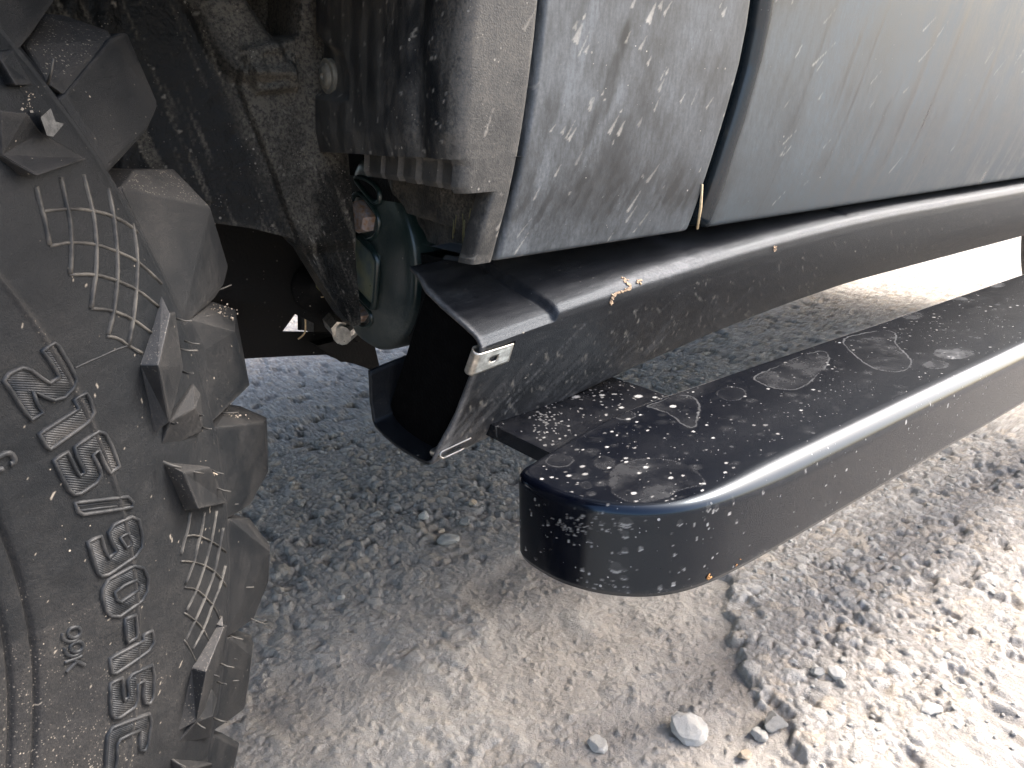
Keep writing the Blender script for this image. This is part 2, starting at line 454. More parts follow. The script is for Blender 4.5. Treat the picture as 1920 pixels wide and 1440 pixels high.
def ground_fields(X, Y):
    near = np.exp(-(np.maximum(0, np.abs(X - 0.6) - 0.7) ** 2 + np.maximum(0, np.abs(Y - 0.6) - 0.7) ** 2) / 1.5)
    wob = (fbm(X * 22, Y * 22, 5, 4) - 0.5) * 0.05 + (fbm(X * 90, Y * 90, 8, 3) - 0.5) * 0.018
    sd = poly_sd(X, Y, PATCH) + wob
    dirt_hard = sstep(0.006, -0.005, sd)
    dirt_soft = sstep(0.05, -0.05, sd + (fbm(X * 30, Y * 30, 3) - 0.5) * 0.10)
    right = sstep(-0.06, 0.03, (X - 0.55) + (0.5 - Y) * 0.35)     # the crisp step of the broken asphalt is on the right
    dirt = dirt_hard * right + dirt_soft * (1 - right)
    lump = sstep(0.40, 0.62, fbm(X * 9, Y * 9, 44, 3)) * (1 - right)      # lumps of old asphalt show through the dirt on the left
    dirt = dirt * (1 - 0.55 * lump)
    low = (fbm(X * 3.0, Y * 3.0, 1, 4) - 0.5) * 0.014 * near + (fbm(X * 1.1, Y * 1.1, 2, 3) - 0.5) * 0.02
    wx = X + (fbm(X * 60, Y * 60, 31, 3) - 0.5) * 0.010; wy = Y + (fbm(X * 60, Y * 60, 37, 3) - 0.5) * 0.010
    a1, a2, ar = cells(wx / 0.0185, wy / 0.0185, 3); b1, b2, br = cells(wx / 0.0098, wy / 0.0098, 9); c1, c2, cr = cells(wx / 0.0052, wy / 0.0052, 19)
    ea = sstep(0.0, 0.42, a2 - a1); eb = sstep(0.0, 0.5, b2 - b1); ec = sstep(0.0, 0.5, c2 - c1)
    big = (ar > 0.52)
    tiltx = (_frac(ar * 7.13) - 0.5); tilty = (_frac(ar * 13.7) - 0.5)
    ha = np.where(big, ea * (0.0035 + 0.0048 * _frac(ar * 5.1)) * (0.72 + 0.5 * (1 - a1)), 0.0006)
    hb = eb * (0.0012 + 0.0038 * br) * (0.6 + 0.6 * (1 - b1))
    hc = ec * 0.0016 * cr
    rough = np.maximum(ha, hb * np.where(big & (ea > 0.35), 0.25, 1.0)) + hc + (fbm(X * 150, Y * 150, 51, 4) - 0.5) * 0.0042
    worn = sstep(0.35, 0.66, fbm(X * 7, Y * 7, 71, 4))
    rough = rough * (0.37 + 0.18 * worn)
    pits = sstep(0.62, 0.8, fbm(X * 38, Y * 38, 77, 3)) * 0.006
    asph = 0.0065 + rough - pits
    g1, g2, gr = cells(wx / 0.012, wy / 0.012, 63)
    grit = np.where(gr > 0.86, sstep(0.42, 0.10, g1) * 0.003, 0) + np.where(cr > 0.8, ec * 0.0013, 0)
    soil = (fbm(X * 26, Y * 26, 41, 5) - 0.5) * 0.007 + (fbm(X * 110, Y * 110, 47, 4) - 0.5) * 0.0035 + grit - 0.002
    Z = low + asph * (1 - dirt) + soil * dirt
    tint = np.where(big & (ea > 0.3), _frac(ar * 9.7), br)
    tint = np.clip(0.15 + 0.7 * tint ** 1.6 + np.where(cr > 0.93, 0.4, 0), 0, 1)
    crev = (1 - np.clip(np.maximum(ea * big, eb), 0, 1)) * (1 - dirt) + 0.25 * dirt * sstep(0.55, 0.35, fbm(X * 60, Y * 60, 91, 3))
    return Z, tint, dirt, np.clip(crev, 0, 1), np.where(big, _frac(ar * 23.1), _frac(br * 17.7) * 0.9)
def _frac(x): return x - np.floor(x)


gx = soft_axis([(-0.5, 0.12, 0.012), (0.12, 0.9, 0.0018), (0.9, 1.5, 0.0036), (1.5, 4.0, 0.012)], -250, 250)
gy = soft_axis([(-0.6, 0.2, 0.012), (0.2, 0.78, 0.0018), (0.78, 1.3, 0.0032), (1.3, 2.6, 0.009)], -250, 250)
GX, GY = np.meshgrid(gx, gy)
GZ, tint, dirt, crev, tan_ = ground_fields(GX, GY)
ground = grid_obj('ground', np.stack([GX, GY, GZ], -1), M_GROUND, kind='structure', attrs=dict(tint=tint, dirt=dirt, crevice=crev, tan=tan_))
def gz(x, y):
    return float(ground_fields(np.array([[x]]), np.array([[y]]))[0][0, 0])


# stones: a few angular shapes shared by all
def stone_mesh(seed, sub=3):
    r = np.random.default_rng(seed); bm = bmesh.new()
    bmesh.ops.create_icosphere(bm, subdivisions=sub, radius=1)
    pl = [Vector(r.normal(size=3)).normalized() for _ in range(9)]
    off = r.uniform(0.55, 0.85, 9)
    for v in bm.verts:
        for p, d in zip(pl, off):
            k = v.co.dot(p) - d
            if k > 0: v.co -= p * k
        c_ = v.co.copy(); nz_ = math.sin(c_.x * 5 + seed) * math.sin(c_.y * 6.3 + seed * 2) * math.sin(c_.z * 5.7); v.co *= 1 + (r.random() - 0.5) * 0.07 + 0.10 * nz_
    me = bpy.data.meshes.new('stone'); bm.to_mesh(me); bm.free()
    me.materials.append(M_STONE); return me
STONES = [stone_mesh(100 + i, 3 if i < 10 else 2) for i in range(16)]
def put_stone(name, x, y, s, flat=0.7, sink=0.3, rot=None, parent=None, mesh=None, seed=None):
    r = random.Random(seed if seed is not None else int(x * 1e5) ^ int(y * 1e5))
    o = bpy.data.objects.new(name, mesh or r.choice(STONES[10:]))
    o.scale = (s * r.uniform(0.85, 1.2), s * r.uniform(0.7, 1.0), s * flat)
    o.rotation_euler = (r.uniform(-0.3, 0.3), r.uniform(-0.3, 0.3), r.uniform(0, 6.28) if rot is None else rot)
    o.location = (x, y, gz(x, y) + s * flat * (0.75 - sink))
    link(o, parent); return o


# the largest aggregate stones proud of the asphalt, each a piece of the ground
px_ = []
tries = 0
while len(px_) < 230 and tries < 6000:
    tries += 1
    u = rng.uniform(1330, 1930); v = rng.uniform(790, 1450)
    p = onz(u, v, 0.0)
    if not (0.45 < p[0] < 1.35 and 0.15 < p[1] < 0.62): continue
    if poly_sd(np.array([p[0]]), np.array([p[1]]), PATCH)[0] < 0.012: continue
    s = 0.0026 + 0.0040 * rng.random() ** 2.6
    if any((p[0] - q[0]) ** 2 + (p[1] - q[1]) ** 2 < (s + q[2]) ** 2 * 1.2 for q in px_): continue
    px_.append((p[0], p[1], s))
for (x, y, s) in px_:
    put_stone('stone', x, y, s, flat=random.uniform(0.45, 0.7), sink=0.75, parent=ground)
# shaded stones under the car
n_ = 0
while n_ < 60:
    u = rng.uniform(500, 1000); v = rng.uniform(720, 1010); p = onz(u, v, 0)
    if poly_sd(np.array([p[0]]), np.array([p[1]]), PATCH)[0] < 0.0: continue
    put_stone('stone', p[0], p[1], 0.0022 + 0.0042 * rng.random() ** 2.5, flat=0.6, sink=0.45, parent=ground); n_ += 1

LOOSE = [
    (1120, 1391, 0.0125, 0.45, 'pale flat wedge-shaped pebble lying alone on the dirt at the bottom edge', 3),
    (1291, 1363, 0.0190, 0.72, 'rough pale grey lump of stone lying on the dirt in front of the asphalt edge', 5),
    (886, 947, 0.0095, 0.6, 'tan long pebble at the right end of the shaded pebble cluster under the side step', 7),
    (795, 970, 0.0100, 0.7, 'pale pointed pebble standing at the left of the pebble cluster in the shade', 1),
    (872, 978, 0.0090, 0.7, 'round grey pebble just below the long tan pebble in the shade', 2),
    (826, 990, 0.0075, 0.6, 'brownish small pebble between the pointed pebble and the round grey one', 4),
    (842, 1012, 0.0160, 0.4, 'flat slab of broken asphalt lying below the shaded pebble cluster', 6),
    (640, 1118, 0.0058, 0.7, 'small blackish pebble on the pale dirt right of the tyre', 8),
    (1396, 1408, 0.0085, 0.6, 'tan small pebble on the dirt close to the broken asphalt edge at the bottom', 9),
    (1452, 1352, 0.0135, 0.7, 'darker chunk broken off the asphalt edge and lying against it', 0),
    (1424, 1372, 0.0100, 0.6, 'small grey chunk lying just left of the darker broken-off asphalt chunk', 3),
    (1533, 1268, 0.0070, 0.7, 'bright whitish round pebble on the asphalt, left one of a pair', 2),
    (1566, 1270, 0.0095, 0.75, 'bright whitish larger pebble on the asphalt, right one of a pair', 5),
    (1745, 1334, 0.0105, 0.4, 'white flat sharp chip lying on the asphalt at the lower right', 6),
]
for u, v, s, fl, lab, k in LOOSE:
    p = onz(u, v, 0.005)
    me = STONES[k].copy()
    kind_ = M_PALE if 'whit' in lab or 'pale' in lab else M_TAN if ('tan ' in lab[:12] or 'brownish' in lab) else M_BLACKISH if 'blackish' in lab else M_DARKER if lab.startswith('darker') else M_STONE
    me.materials[0] = kind_
    o = put_stone('loose_stone', p[0], p[1], s, flat=fl, sink=0.12, mesh=me, seed=k)
    tag(o, lab, 'stone', 'loose stones on the ground')

# ------------------------------------------------------------------ the car: one thing
car = empty('off_road_car', (0.9, 1.2, 0.0))
tag(car, 'dusty dark grey off-road car with a chunky mud tyre, seen close at its side sill', 'car')


# ---- body side surface
_zs = np.array([-0.6, -0.14, -0.10, -0.06, 0.0, 0.07, 0.2, 0.4, 0.6]) + CAM_Z
_ys = np.array([0.47, 0.445, 0.430, 0.418, 0.408, 0.400, 0.385, 0.375, 0.40])
_zf = np.linspace(_zs[0], _zs[-1], 1201); _yf = np.interp(_zf, _zs, _ys)
for _ in range(900): _yf[1:-1] = 0.25 * _yf[:-2] + 0.5 * _yf[1:-1] + 0.25 * _yf[2:]
def ys(z): return np.interp(z, _zf, _yf)
def body(u, v):
    y = 0.41
    for _ in range(12):
        p = ony(u, v, y); y = 0.5 * y + 0.5 * float(ys(p[2]))
    return p


def streak_field(X, Z, n, seed, xr, zr, L=(0.008, 0.028), Wd=(0.0008, 0.0022), lean=(0.35, 0.75)):
    """mud thrown back by the wheel: thin slanted splashes with a heavier end"""
    r = np.random.default_rng(seed); out = np.zeros(X.shape)
    for _ in range(n):
        cx = r.uniform(*xr); cz = r.uniform(*zr); l = r.uniform(*L) * (0.4 + r.random()); w = r.uniform(*Wd); a = math.atan2(1, r.uniform(*lean))
        dx = X - cx; dz = Z - cz
        near = (np.abs(dx) < l * 1.2) & (np.abs(dz) < l * 1.2)
        if not near.any(): continue
        s = dx[near] * math.cos(a) + dz[near] * math.sin(a); t = -dx[near] * math.sin(a) + dz[near] * math.cos(a)
        q = np.clip(s / l + 0.5, 0, 1)                       # 0 at the lower end
        wid = w * (1.5 - 1.2 * q)
        val = sstep(1.0, 0.55, np.abs(t) / wid) * (np.abs(s) < l / 2) * (r.uniform(0.35, 0.9) * (1 - 0.55 * q))
        o = out[near]; out[near] = np.maximum(o, val)
    return out


def panel_fields(X, Z, seed, base, lean=0.42, run=0.6, nst=90, xr=None, zr=None, wet=0.6):
    u = X - lean * Z
    runs = fbm(u * 150, Z * 5, seed, 4) * 0.6 + fbm(u * 45, Z * 3, seed + 9, 3) * 0.4
    blot = fbm(X * 28, Z * 28, seed + 5, 5)
    d = base + run * (runs - 0.5) + 0.5 * (blot - 0.5)
    mud = streak_field(X, Z, nst, seed + 77, xr or (X.min(), X.max()), zr or (Z.min(), Z.max()))
    return d, mud


def seam_x(pts, z):
    """x of a traced seam at height z on the body side"""
    P = np.array([body(u, v) for u, v in pts]); o = np.argsort(P[:, 2])
    zz = P[o, 2]; xx = P[o, 0]
    k = np.polyfit(zz, xx, 2) if len(pts) > 3 else None
    hi = xx[-1] + (z - zz[-1]) * (xx[-1] - xx[-2]) / (zz[-1] - zz[-2]) * 0.7
    return np.where(z > zz[-1], hi, np.interp(z, zz, xx))


ZB = CAM_Z - 0.0955        # lower edge of the body side
ZT = CAM_Z + 0.42          # up to the shoulder line, outside the picture
zrow = np.concatenate([np.linspace(ZB, CAM_Z + 0.10, 170), np.linspace(CAM_Z + 0.104, ZT, 24)])
SEAM1 = [(1015, 0), (1008, 70), (998, 150), (985, 240), (972, 310), (955, 385), (940, 440), (926, 491)]
SEAM2 = [(1412, -5), (1404, 50), (1390, 120), (1368, 200), (1345, 275), (1322, 345), (1300, 410), (1291, 432)]
LIPX = [(876, -10), (866, 90), (861, 170), (855, 250), (858, 300)]


def side_panel(name, mat, xl, xr_, nx, rows, fields, parent, lip_l=0.012, lip_r=0.012, lip_b=0.085, rl=0.004, extra_l=None):
    """a body panel with its left, right and lower edges rolled inwards"""
    h = len(rows); T = np.linspace(0, 1, nx)
    t = T[None, :]; XL = xl(rows)[:, None]; XR = xr_(rows)[:, None]
    X = XL + (XR - XL) * t; Z = np.repeat(rows[:, None], nx, 1); Y = ys(Z)
    f = fields(X, Z)
    # round the corners: y grows towards an edge within rl
    def roll(dist, r): return np.where(dist < r, r - np.sqrt(np.maximum(r * r - (r - dist) ** 2, 0)), 0)
    Y = Y + roll(X - XL, rl) + roll(XR - X, rl) + roll(Z - rows[0], rl)
    P = np.stack([X, Y, Z], -1)
    # returns
    L = P[:, :1].copy(); L[..., 1] += lip_l; R_ = P[:, -1:].copy(); R_[..., 1] += lip_r
    P = np.concatenate([L, P, R_], 1)
    B = P[:1].copy(); B[..., 1] += lip_b; B[..., 2] += 0.001
    P = np.concatenate([B, P], 0)
    pad = lambda a: np.pad(a, ((1, 0), (1, 1)), mode='edge')
    return grid_obj(name, P, mat, parent, attrs={k: np.clip(pad(v), 0, 1) for k, v in f.items()}, sharp=50)


# fender panel between the two seams
def f_fender(X, Z):
    d, mud = panel_fields(X, Z, 21, 0.50, run=0.75, nst=1); d += 0.6 * (fbm(X * 45 + Z * 20, Z * 34, 27, 5) - 0.5)
    zr = (Z - ZB) / 0.19
    # a clean dark patch low on the panel, a pale run down the middle, a dusty lower edge
    px = body(1130, 345); d -= 0.40 * np.exp(-(((X - px[0]) / 0.030) ** 2 + ((Z - px[2]) / 0.028) ** 2)) * (0.5 + fbm(X * 60, Z * 60, 3))
    for (a, b, w, k) in (((1118, 0), (1062, 190), 0.0050, 1.3), ((1062, 190), (1018, 330), 0.0055, 0.9), ((1092, 60), (1060, 150), 0.003, 0.9), ((1160, 180), (1080, 330), 0.003, 0.5), ((1175, 60), (1140, 200), 0.004, -0.5), ((1150, 120), (1100, 260), 0.003, -0.5), ((1180, 40), (1120, 150), 0.005, -0.3), ((1260, 60), (1130, 330), 0.008, -0.25)):
        A = body(*a); B = body(*b); tt = np.clip(((X - A[0]) * (B[0] - A[0]) + (Z - A[2]) * (B[2] - A[2])) / ((B[0] - A[0]) ** 2 + (B[2] - A[2]) ** 2), -0.1, 1.1)
        dd = np.hypot(X - A[0] - tt * (B[0] - A[0]), Z - A[2] - tt * (B[2] - A[2]))
        d += k * np.exp(-(dd / w) ** 2) * fbm(X * 80, Z * 30, 8)
    st = fbm((X - 0.55 * Z) * 150, (Z + 0.6 * X) * 50, 66, 5); d -= 0.32 * sstep(0.52, 0.74, st) * sstep(0.45, 0.10, zr)
    d += 0.30 * sstep(0.14, 0.02, zr) * fbm(X * 50, Z * 90, 4)
    d += 0.16 * sstep(0.36, 0.33, X) 
    mud = streak_field(X, Z, 70, 5, (0.33, 0.56), (ZB, CAM_Z + 0.12), L=(0.004, 0.016), Wd=(0.0005, 0.0015), lean=(0.45, 0.95))
    for (u_, v_, l_, w_) in ((1085, 62, .014, .0026), (1222, 25, .010, .0024), (1240, 8, .010, .002), (1205, 330, .004, .0022), (1358, 22, .006, .002), (1165, 240, .02, .0016), (1240, 160, .016, .0014)):
        q = body(u_, v_); mud = np.maximum(mud, 1.3 * streak_field(X, Z, 1, int(u_), (q[0], q[0] + 1e-4), (q[2], q[2] + 1e-4), L=(l_, l_ + 1e-4), Wd=(w_, w_ + 1e-5), lean=(0.45, 0.6)))
    big = streak_field(X, Z, 12, 15, (0.20, 0.75), (ZB + 0.03, CAM_Z + 0.1), L=(0.010, 0.024), Wd=(0.0009, 0.0018), lean=(0.45, 0.9))
    return dict(dust=d, mud=np.maximum(mud * 0.55, big * 0.85))
fender = side_panel('front_fender_panel', M_BODY, lambda z: seam_x(SEAM1, z) + 0.0026, lambda z: seam_x(SEAM2, z) - 0.001, 190, zrow, f_fender, car, lip_l=0.010, rl=0.0035)


def f_door(X, Z):
    d, mud = panel_fields(X, Z, 40, 0.62, lean=0.30, run=0.80, nst=1)
    u = X - 0.30 * Z
    d -= 0.55 * sstep(0.48, 0.76, fbm(u * 85, Z * 3.2, 61, 4)) * sstep(0.25, 0.7, fbm(u * 12, Z * 8, 64, 2) + 0.1)                      # washed runs
    d += 0.10 * sstep(0.7, 1.1, X)
    zr = (Z - ZB) / 0.19
    d -= 0.30 * sstep(0.20, 0.02, zr) * sstep(0.5, 0.7, fbm(X * 60, Z * 60, 62))
    mud = streak_field(X, Z, 46, 25, (0.57, 1.25), (ZB, CAM_Z + 0.16), L=(0.006, 0.030), Wd=(0.0003, 0.0009), lean=(0.5, 1.6))
    return dict(dust=d, mud=mud * 0.65)
drow = np.concatenate([np.linspace(ZB, CAM_Z + 0.16, 130), np.linspace(CAM_Z + 0.165, ZT, 22)])
def door_l(z): return seam_x(SEAM2, z) + 0.0155
DX = np.concatenate([np.linspace(0, 0.012, 14), np.linspace(0.0135, 0.45, 320), np.linspace(0.4525, 1, 150)])


def door_panel():
    rows = drow; XL = door_l(rows)[:, None]; X = XL + DX[None, :] * (1.72 - XL)
    Z = np.repeat(rows[:, None], X.shape[1], 1); Y = ys(Z)
    f = f_door(X, Z)
    ro = 0.011; dist = X - XL                        # the door's front edge turns in with a wide soft radius
    Y = Y + ro * (1 - np.sqrt(np.maximum(1 - np.maximum(0, 1 - dist / ro) ** 2, 0)))
    cr = 0.005; db = Z - ZB
    Y = Y + np.where(db < cr, cr - np.sqrt(np.maximum(cr * cr - (cr - db) ** 2, 0)), 0)
    f['dust'] = f['dust'] - 0.9 * sstep(0.016, 0.007, dist)  # front edge darkened through this value to paint the shade of the gap
    P = np.stack([X, Y, Z], -1)
    # rounded lower front corner
    k = np.maximum(0, 1 - dist / 0.016) ; P[..., 2] += np.where(Z < ZB + 0.03, 0.010 * k * k * (1 - (Z - ZB) / 0.03), 0)
    L = P[:, :1].copy(); L[..., 1] += 0.055; L[..., 0] += 0.004; P = np.concatenate([L, P], 1)
    B = P[:1].copy(); B[..., 1] += 0.05; P = np.concatenate([B, P], 0)
    pad = lambda a: np.clip(np.pad(a, ((1, 0), (1, 0)), mode='edge'), 0, 1)
    return grid_obj('front_door', P, M_DOOR, car, attrs={k: pad(v) for k, v in f.items()}, sharp=50)
door = door_panel()
# dark rubber seal and pillar behind the door gap
mb = MB()
g0 = body(1412, -5); g1 = body(1291, 432)
pts = [(float(seam_x(SEAM2, np.array([z]))[0]) + 0.004, float(ys(z)) + 0.026, z) for z in np.linspace(ZB + 0.004, ZT, 14)]
pts = [(x + 0.004, y + 0.026, z) for x, y, z in pts]
mb.tube(pts, 0.010, 8)
mb.build('door_seal', M_CHASSIS, car)


# wheel arch edge of the fender: outer face, rounded lip, then the leg beside the notch
def strip():
    rows = np.concatenate([np.linspace(body(858, 300)[2], CAM_Z + 0.10, 110), np.linspace(CAM_Z + 0.104, ZT, 16)])
    nx = 40
    XL = seam_x(LIPX, rows)[:, None]; XR = (seam_x(SEAM1, rows) - 0.0010)[:, None]
    X = XL + (XR - XL) * np.linspace(0, 1, nx)[None, :]
    Z = np.repeat(rows[:, None], nx, 1); Y = ys(Z); D = X - XL
    Y = Y + np.where(D < 0.010, 0.010 - np.sqrt(np.maximum(0.0001 - (0.010 - D) ** 2, 0)), 0)
    Y = Y + np.where(XR - X < 0.004, 0.004 - np.sqrt(np.maximum(1.6e-5 - (0.004 - (XR - X)) ** 2, 0)), 0)
    P = np.stack([X, Y, Z], -1)
    # the face that goes in towards the wheel well
    ins = []
    nI = 110
    for k in range(1, nI):
        s = k / (nI - 1)
        q = P[:, :1].copy(); q[..., 1] += 0.222 * s; q[..., 0] += 0.012 * s
        ins.append(q)
    I = np.concatenate(ins[::-1], 1)
    zi, yi = I[..., 2], I[..., 1]
    # relief of the inner face: a soft vertical valley and fine ribs, the pocket of the fastener
    I[..., 0] += 0.006 * np.exp(-((yi - 0.462) / 0.012) ** 2) + 0.0022 * (fbm(yi * 30, zi * 12, 3) - 0.5)
    pk = [onx(u, v, 0.292)[1:] for u, v in ((572, 52), (612, 84), (645, 100), (662, 140), (664, 184), (650, 186), (590, 178), (560, 172), (555, 60))]
    sdp = poly_sd(yi, zi, pk)
    I[..., 0] += 0.007 * sstep(0.003, -0.006, sdp)
    A = np.concatenate([I, P], 1)
    end = P[:, -1:].copy(); end[..., 1] += 0.010; A = np.concatenate([A, end], 1)
    yy, zz, xx = A[..., 1], A[..., 2], A[..., 0]
    inner = np.zeros(A.shape[:2]); inner[:, :nI - 1] = 1
    d = np.where(inner > 0, 0.50 + 1.3 * (fbm(yy * 70, zz * 16, 11, 5) - 0.5) + 0.7 * (fbm(yy * 190, zz * 60, 12, 4) - 0.5), 0.50 + 0.5 * (fbm(xx * 70, zz * 30, 13, 5) - 0.5))
    band = (yy > 0.424) & (yy < 0.470) & (inner > 0)
    edge = 0.447 + 0.018 * (fbm(zz * 30, zz * 0, 17, 3) - 0.5)
    d = d - np.where(inner > 0, 0.75 * np.exp(-((yy - edge) / 0.015) ** 2), 0)          # a wet dark run down the arch
    d = d + np.where(inner > 0, 0.55 * sstep(0.432, 0.418, yy), 0)
    lipd = np.where(inner > 0, 0, np.exp(-((xx - np.repeat(XL, A.shape[1], 1)) / 0.006) ** 2)); d = d + 0.55 * lipd
    d = d + 0.3 * sstep(0.006, 0.0, np.abs(np.where(inner > 0, 1, 9) * 1.0 * (poly_sd(yy, zz, pk) + 0.001))) * inner
    mud = np.where((_hash(np.floor(yy * 420), np.floor(zz * 420), 5) > 0.985) & (inner > 0), 0.6, 0)
    mud = np.maximum(mud, streak_field(xx + 0 * zz, zz, 7, 35, (0.285, 0.335), (CAM_Z - 0.08, CAM_Z + 0.09), L=(0.004, 0.014), Wd=(0.0008, 0.0018)) * (inner < 1) * 0.8)
    B = A[:1].copy(); B[..., 0] += 0.010; A = np.concatenate([B, A], 0)
    pad = lambda a: np.clip(np.pad(a, ((1, 0), (0, 0)), mode='edge'), 0, 1)
    return grid_obj('wheel_arch_edge', A, M_BODY_ARCH, car, attrs=dict(dust=pad(d), mud=pad(mud)), sharp=60)
M_BODY_ARCH = plastic('arch_edge_plastic', (0.0085, 0.0095, 0.0105), 0.42, dust=(0.085, 0.078, 0.067), grain=900, grain_d=0.0005, speck=0.07, grit=0.55)
arch = strip()


# the leg of the fender below the notch
def leg():
    zt = body(890, 362)[2]; rows = np.linspace(ZB, zt, 60); nx = 22
    zl = np.array([body(*p)[2] for p in ((887, 489), (900, 440), (912, 400), (922, 366))]); xl = np.array([body(*p)[0] for p in ((887, 489), (900, 440), (912, 400), (922, 366))])
    XL = np.interp(rows, zl, xl)[:, None]
    top = body(858, 345)[0]
    z2 = body(905, 372)[2]
    XR = (seam_x(SEAM1, rows) - 0.001)[:, None]
    X = XL + (XR - XL) * np.linspace(0, 1, nx)[None, :]
    Z = np.repeat(rows[:, None], nx, 1); Y = ys(Z); D = X - XL
    Y = Y + np.where(D < 0.004, 0.004 - np.sqrt(np.maximum(1.6e-5 - (0.004 - D) ** 2, 0)), 0)
    Y = Y + np.where(XR - X < 0.004, 0.004 - np.sqrt(np.maximum(1.6e-5 - (0.004 - (XR - X)) ** 2, 0)), 0)
    P = np.stack([X, Y, Z], -1)
    L1 = P[:, :1].copy(); L1[..., 1] += 0.012; L1[..., 0] -= 0.001; L2 = L1.copy(); L2[..., 1] += 0.014; L2[..., 0] += 0.012
    P = np.concatenate([L2, L1, P], 1)
    R_ = P[:, -1:].copy(); R_[..., 1] += 0.01; P = np.concatenate([P, R_], 1)
    B = P[:1].copy(); B[..., 1] += 0.02; P = np.concatenate([B, P], 0)
    d = 0.50 + 0.6 * (fbm(P[..., 0] * 90, P[..., 2] * 60, 23, 4) - 0.5) + 0.25 * (P[..., 2] < ZB + 0.006)
    mud = streak_field(P[..., 0], P[..., 2], 8, 45, (0.295, 0.335), (ZB, zt), L=(0.003, 0.008)) * 0.7
    grid_obj('fender_leg', P, M_BODY_ARCH, car, attrs=dict(dust=np.clip(d, 0, 1), mud=mud), sharp=50)
    # block between notch top and the arch edge
    z0 = zt; z1 = body(858, 300)[2]
    rows = np.linspace(z0, z1, 26)
    XLb = np.interp(rows, [z0, z0 + 0.004, z1 - 0.004, z1], [body(866, 358)[0], body(860, 345)[0], body(864, 312)[0], body(859, 300)[0]])[:, None]
    XR = (seam_x(SEAM1, rows) - 0.001)[:, None]; nx = 26
    X = XLb + (XR - XLb) * np.linspace(0, 1, nx)[None, :]; Z = np.repeat(rows[:, None], nx, 1)
    Y = ys(Z) + 0.0; D = X - XLb
    Y = Y + np.where(D < 0.009, 0.009 - np.sqrt(np.maximum(8.1e-5 - (0.009 - D) ** 2, 0)), 0) + np.where(XR - X < 0.004, 0.004 - np.sqrt(np.maximum(1.6e-5 - (0.004 - (XR - X)) ** 2, 0)), 0)
    P = np.stack([X, Y, Z], -1); ins = []
    for k in range(60, 0, -1):
        s = k / 60; q = P[:, :1].copy(); q[..., 1] += 0.15 * s; q[..., 0] += 0.010 + 0.006 * s
        zc = q[..., 2]; q[..., 2] = zc + 0.004 * s + (z1 - zc) * 0.0
        q[..., 0] += 0.004 * ((_frac(s * 5.3) < 0.22)) 
        ins.append(q)
    P = np.concatenate(ins + [P], 1)
    B = P[:1].copy(); B[..., 0] += 0.02; B[..., 1] += 0.01; P = np.concatenate([B, P], 0)
    R_ = P[:, -1:].copy(); R_[..., 1] += 0.01; P = np.concatenate([P, R_], 1)
    d = 0.55 + 0.7 * (fbm(P[..., 1] * 70 + P[..., 0] * 50, P[..., 2] * 60, 29, 4) - 0.5)
    grid_obj('arch_flange', P, M_BODY_ARCH, car, attrs=dict(dust=np.clip(d, 0, 1), mud=0 * d), sharp=50)
leg()

# screw with its broad washer in the pocket of the arch face
def screw():
    c = onx(619, 143, 0.2965); c[0] = 0.2945
    r0 = abs(onx(619, 108, 0.2945)[2] - onx(619, 178, 0.2945)[2]) / 2
    prof = [(0.0, -0.0036), (r0 * 0.16, -0.0036), (r0 * 0.20, -0.0050), (r0 * 0.52, -0.0046), (r0 * 0.66, -0.0032), (r0 * 0.72, -0.0018), (r0 * 0.96, -0.0015), (r0, -0.0008), (r0 * 0.97, 0.004)]
    n = 40; V = []; Fc = []
    for (r, h) in prof:
        for k in range(n):
            a = 2 * math.pi * k / n; V.append((c[0] + h, c[1] + r * math.cos(a), c[2] + r * math.sin(a)))
    for i in range(len(prof) - 1):
        for k in range(n): Fc.append((i * n + k, i * n + (k + 1) % n, (i + 1) * n + (k + 1) % n, (i + 1) * n + k))
    mesh_obj('liner_screw', V, Fc, M_SCREW, arch, sharp=45, label='round dusty screw head on a broad washer')
screw()


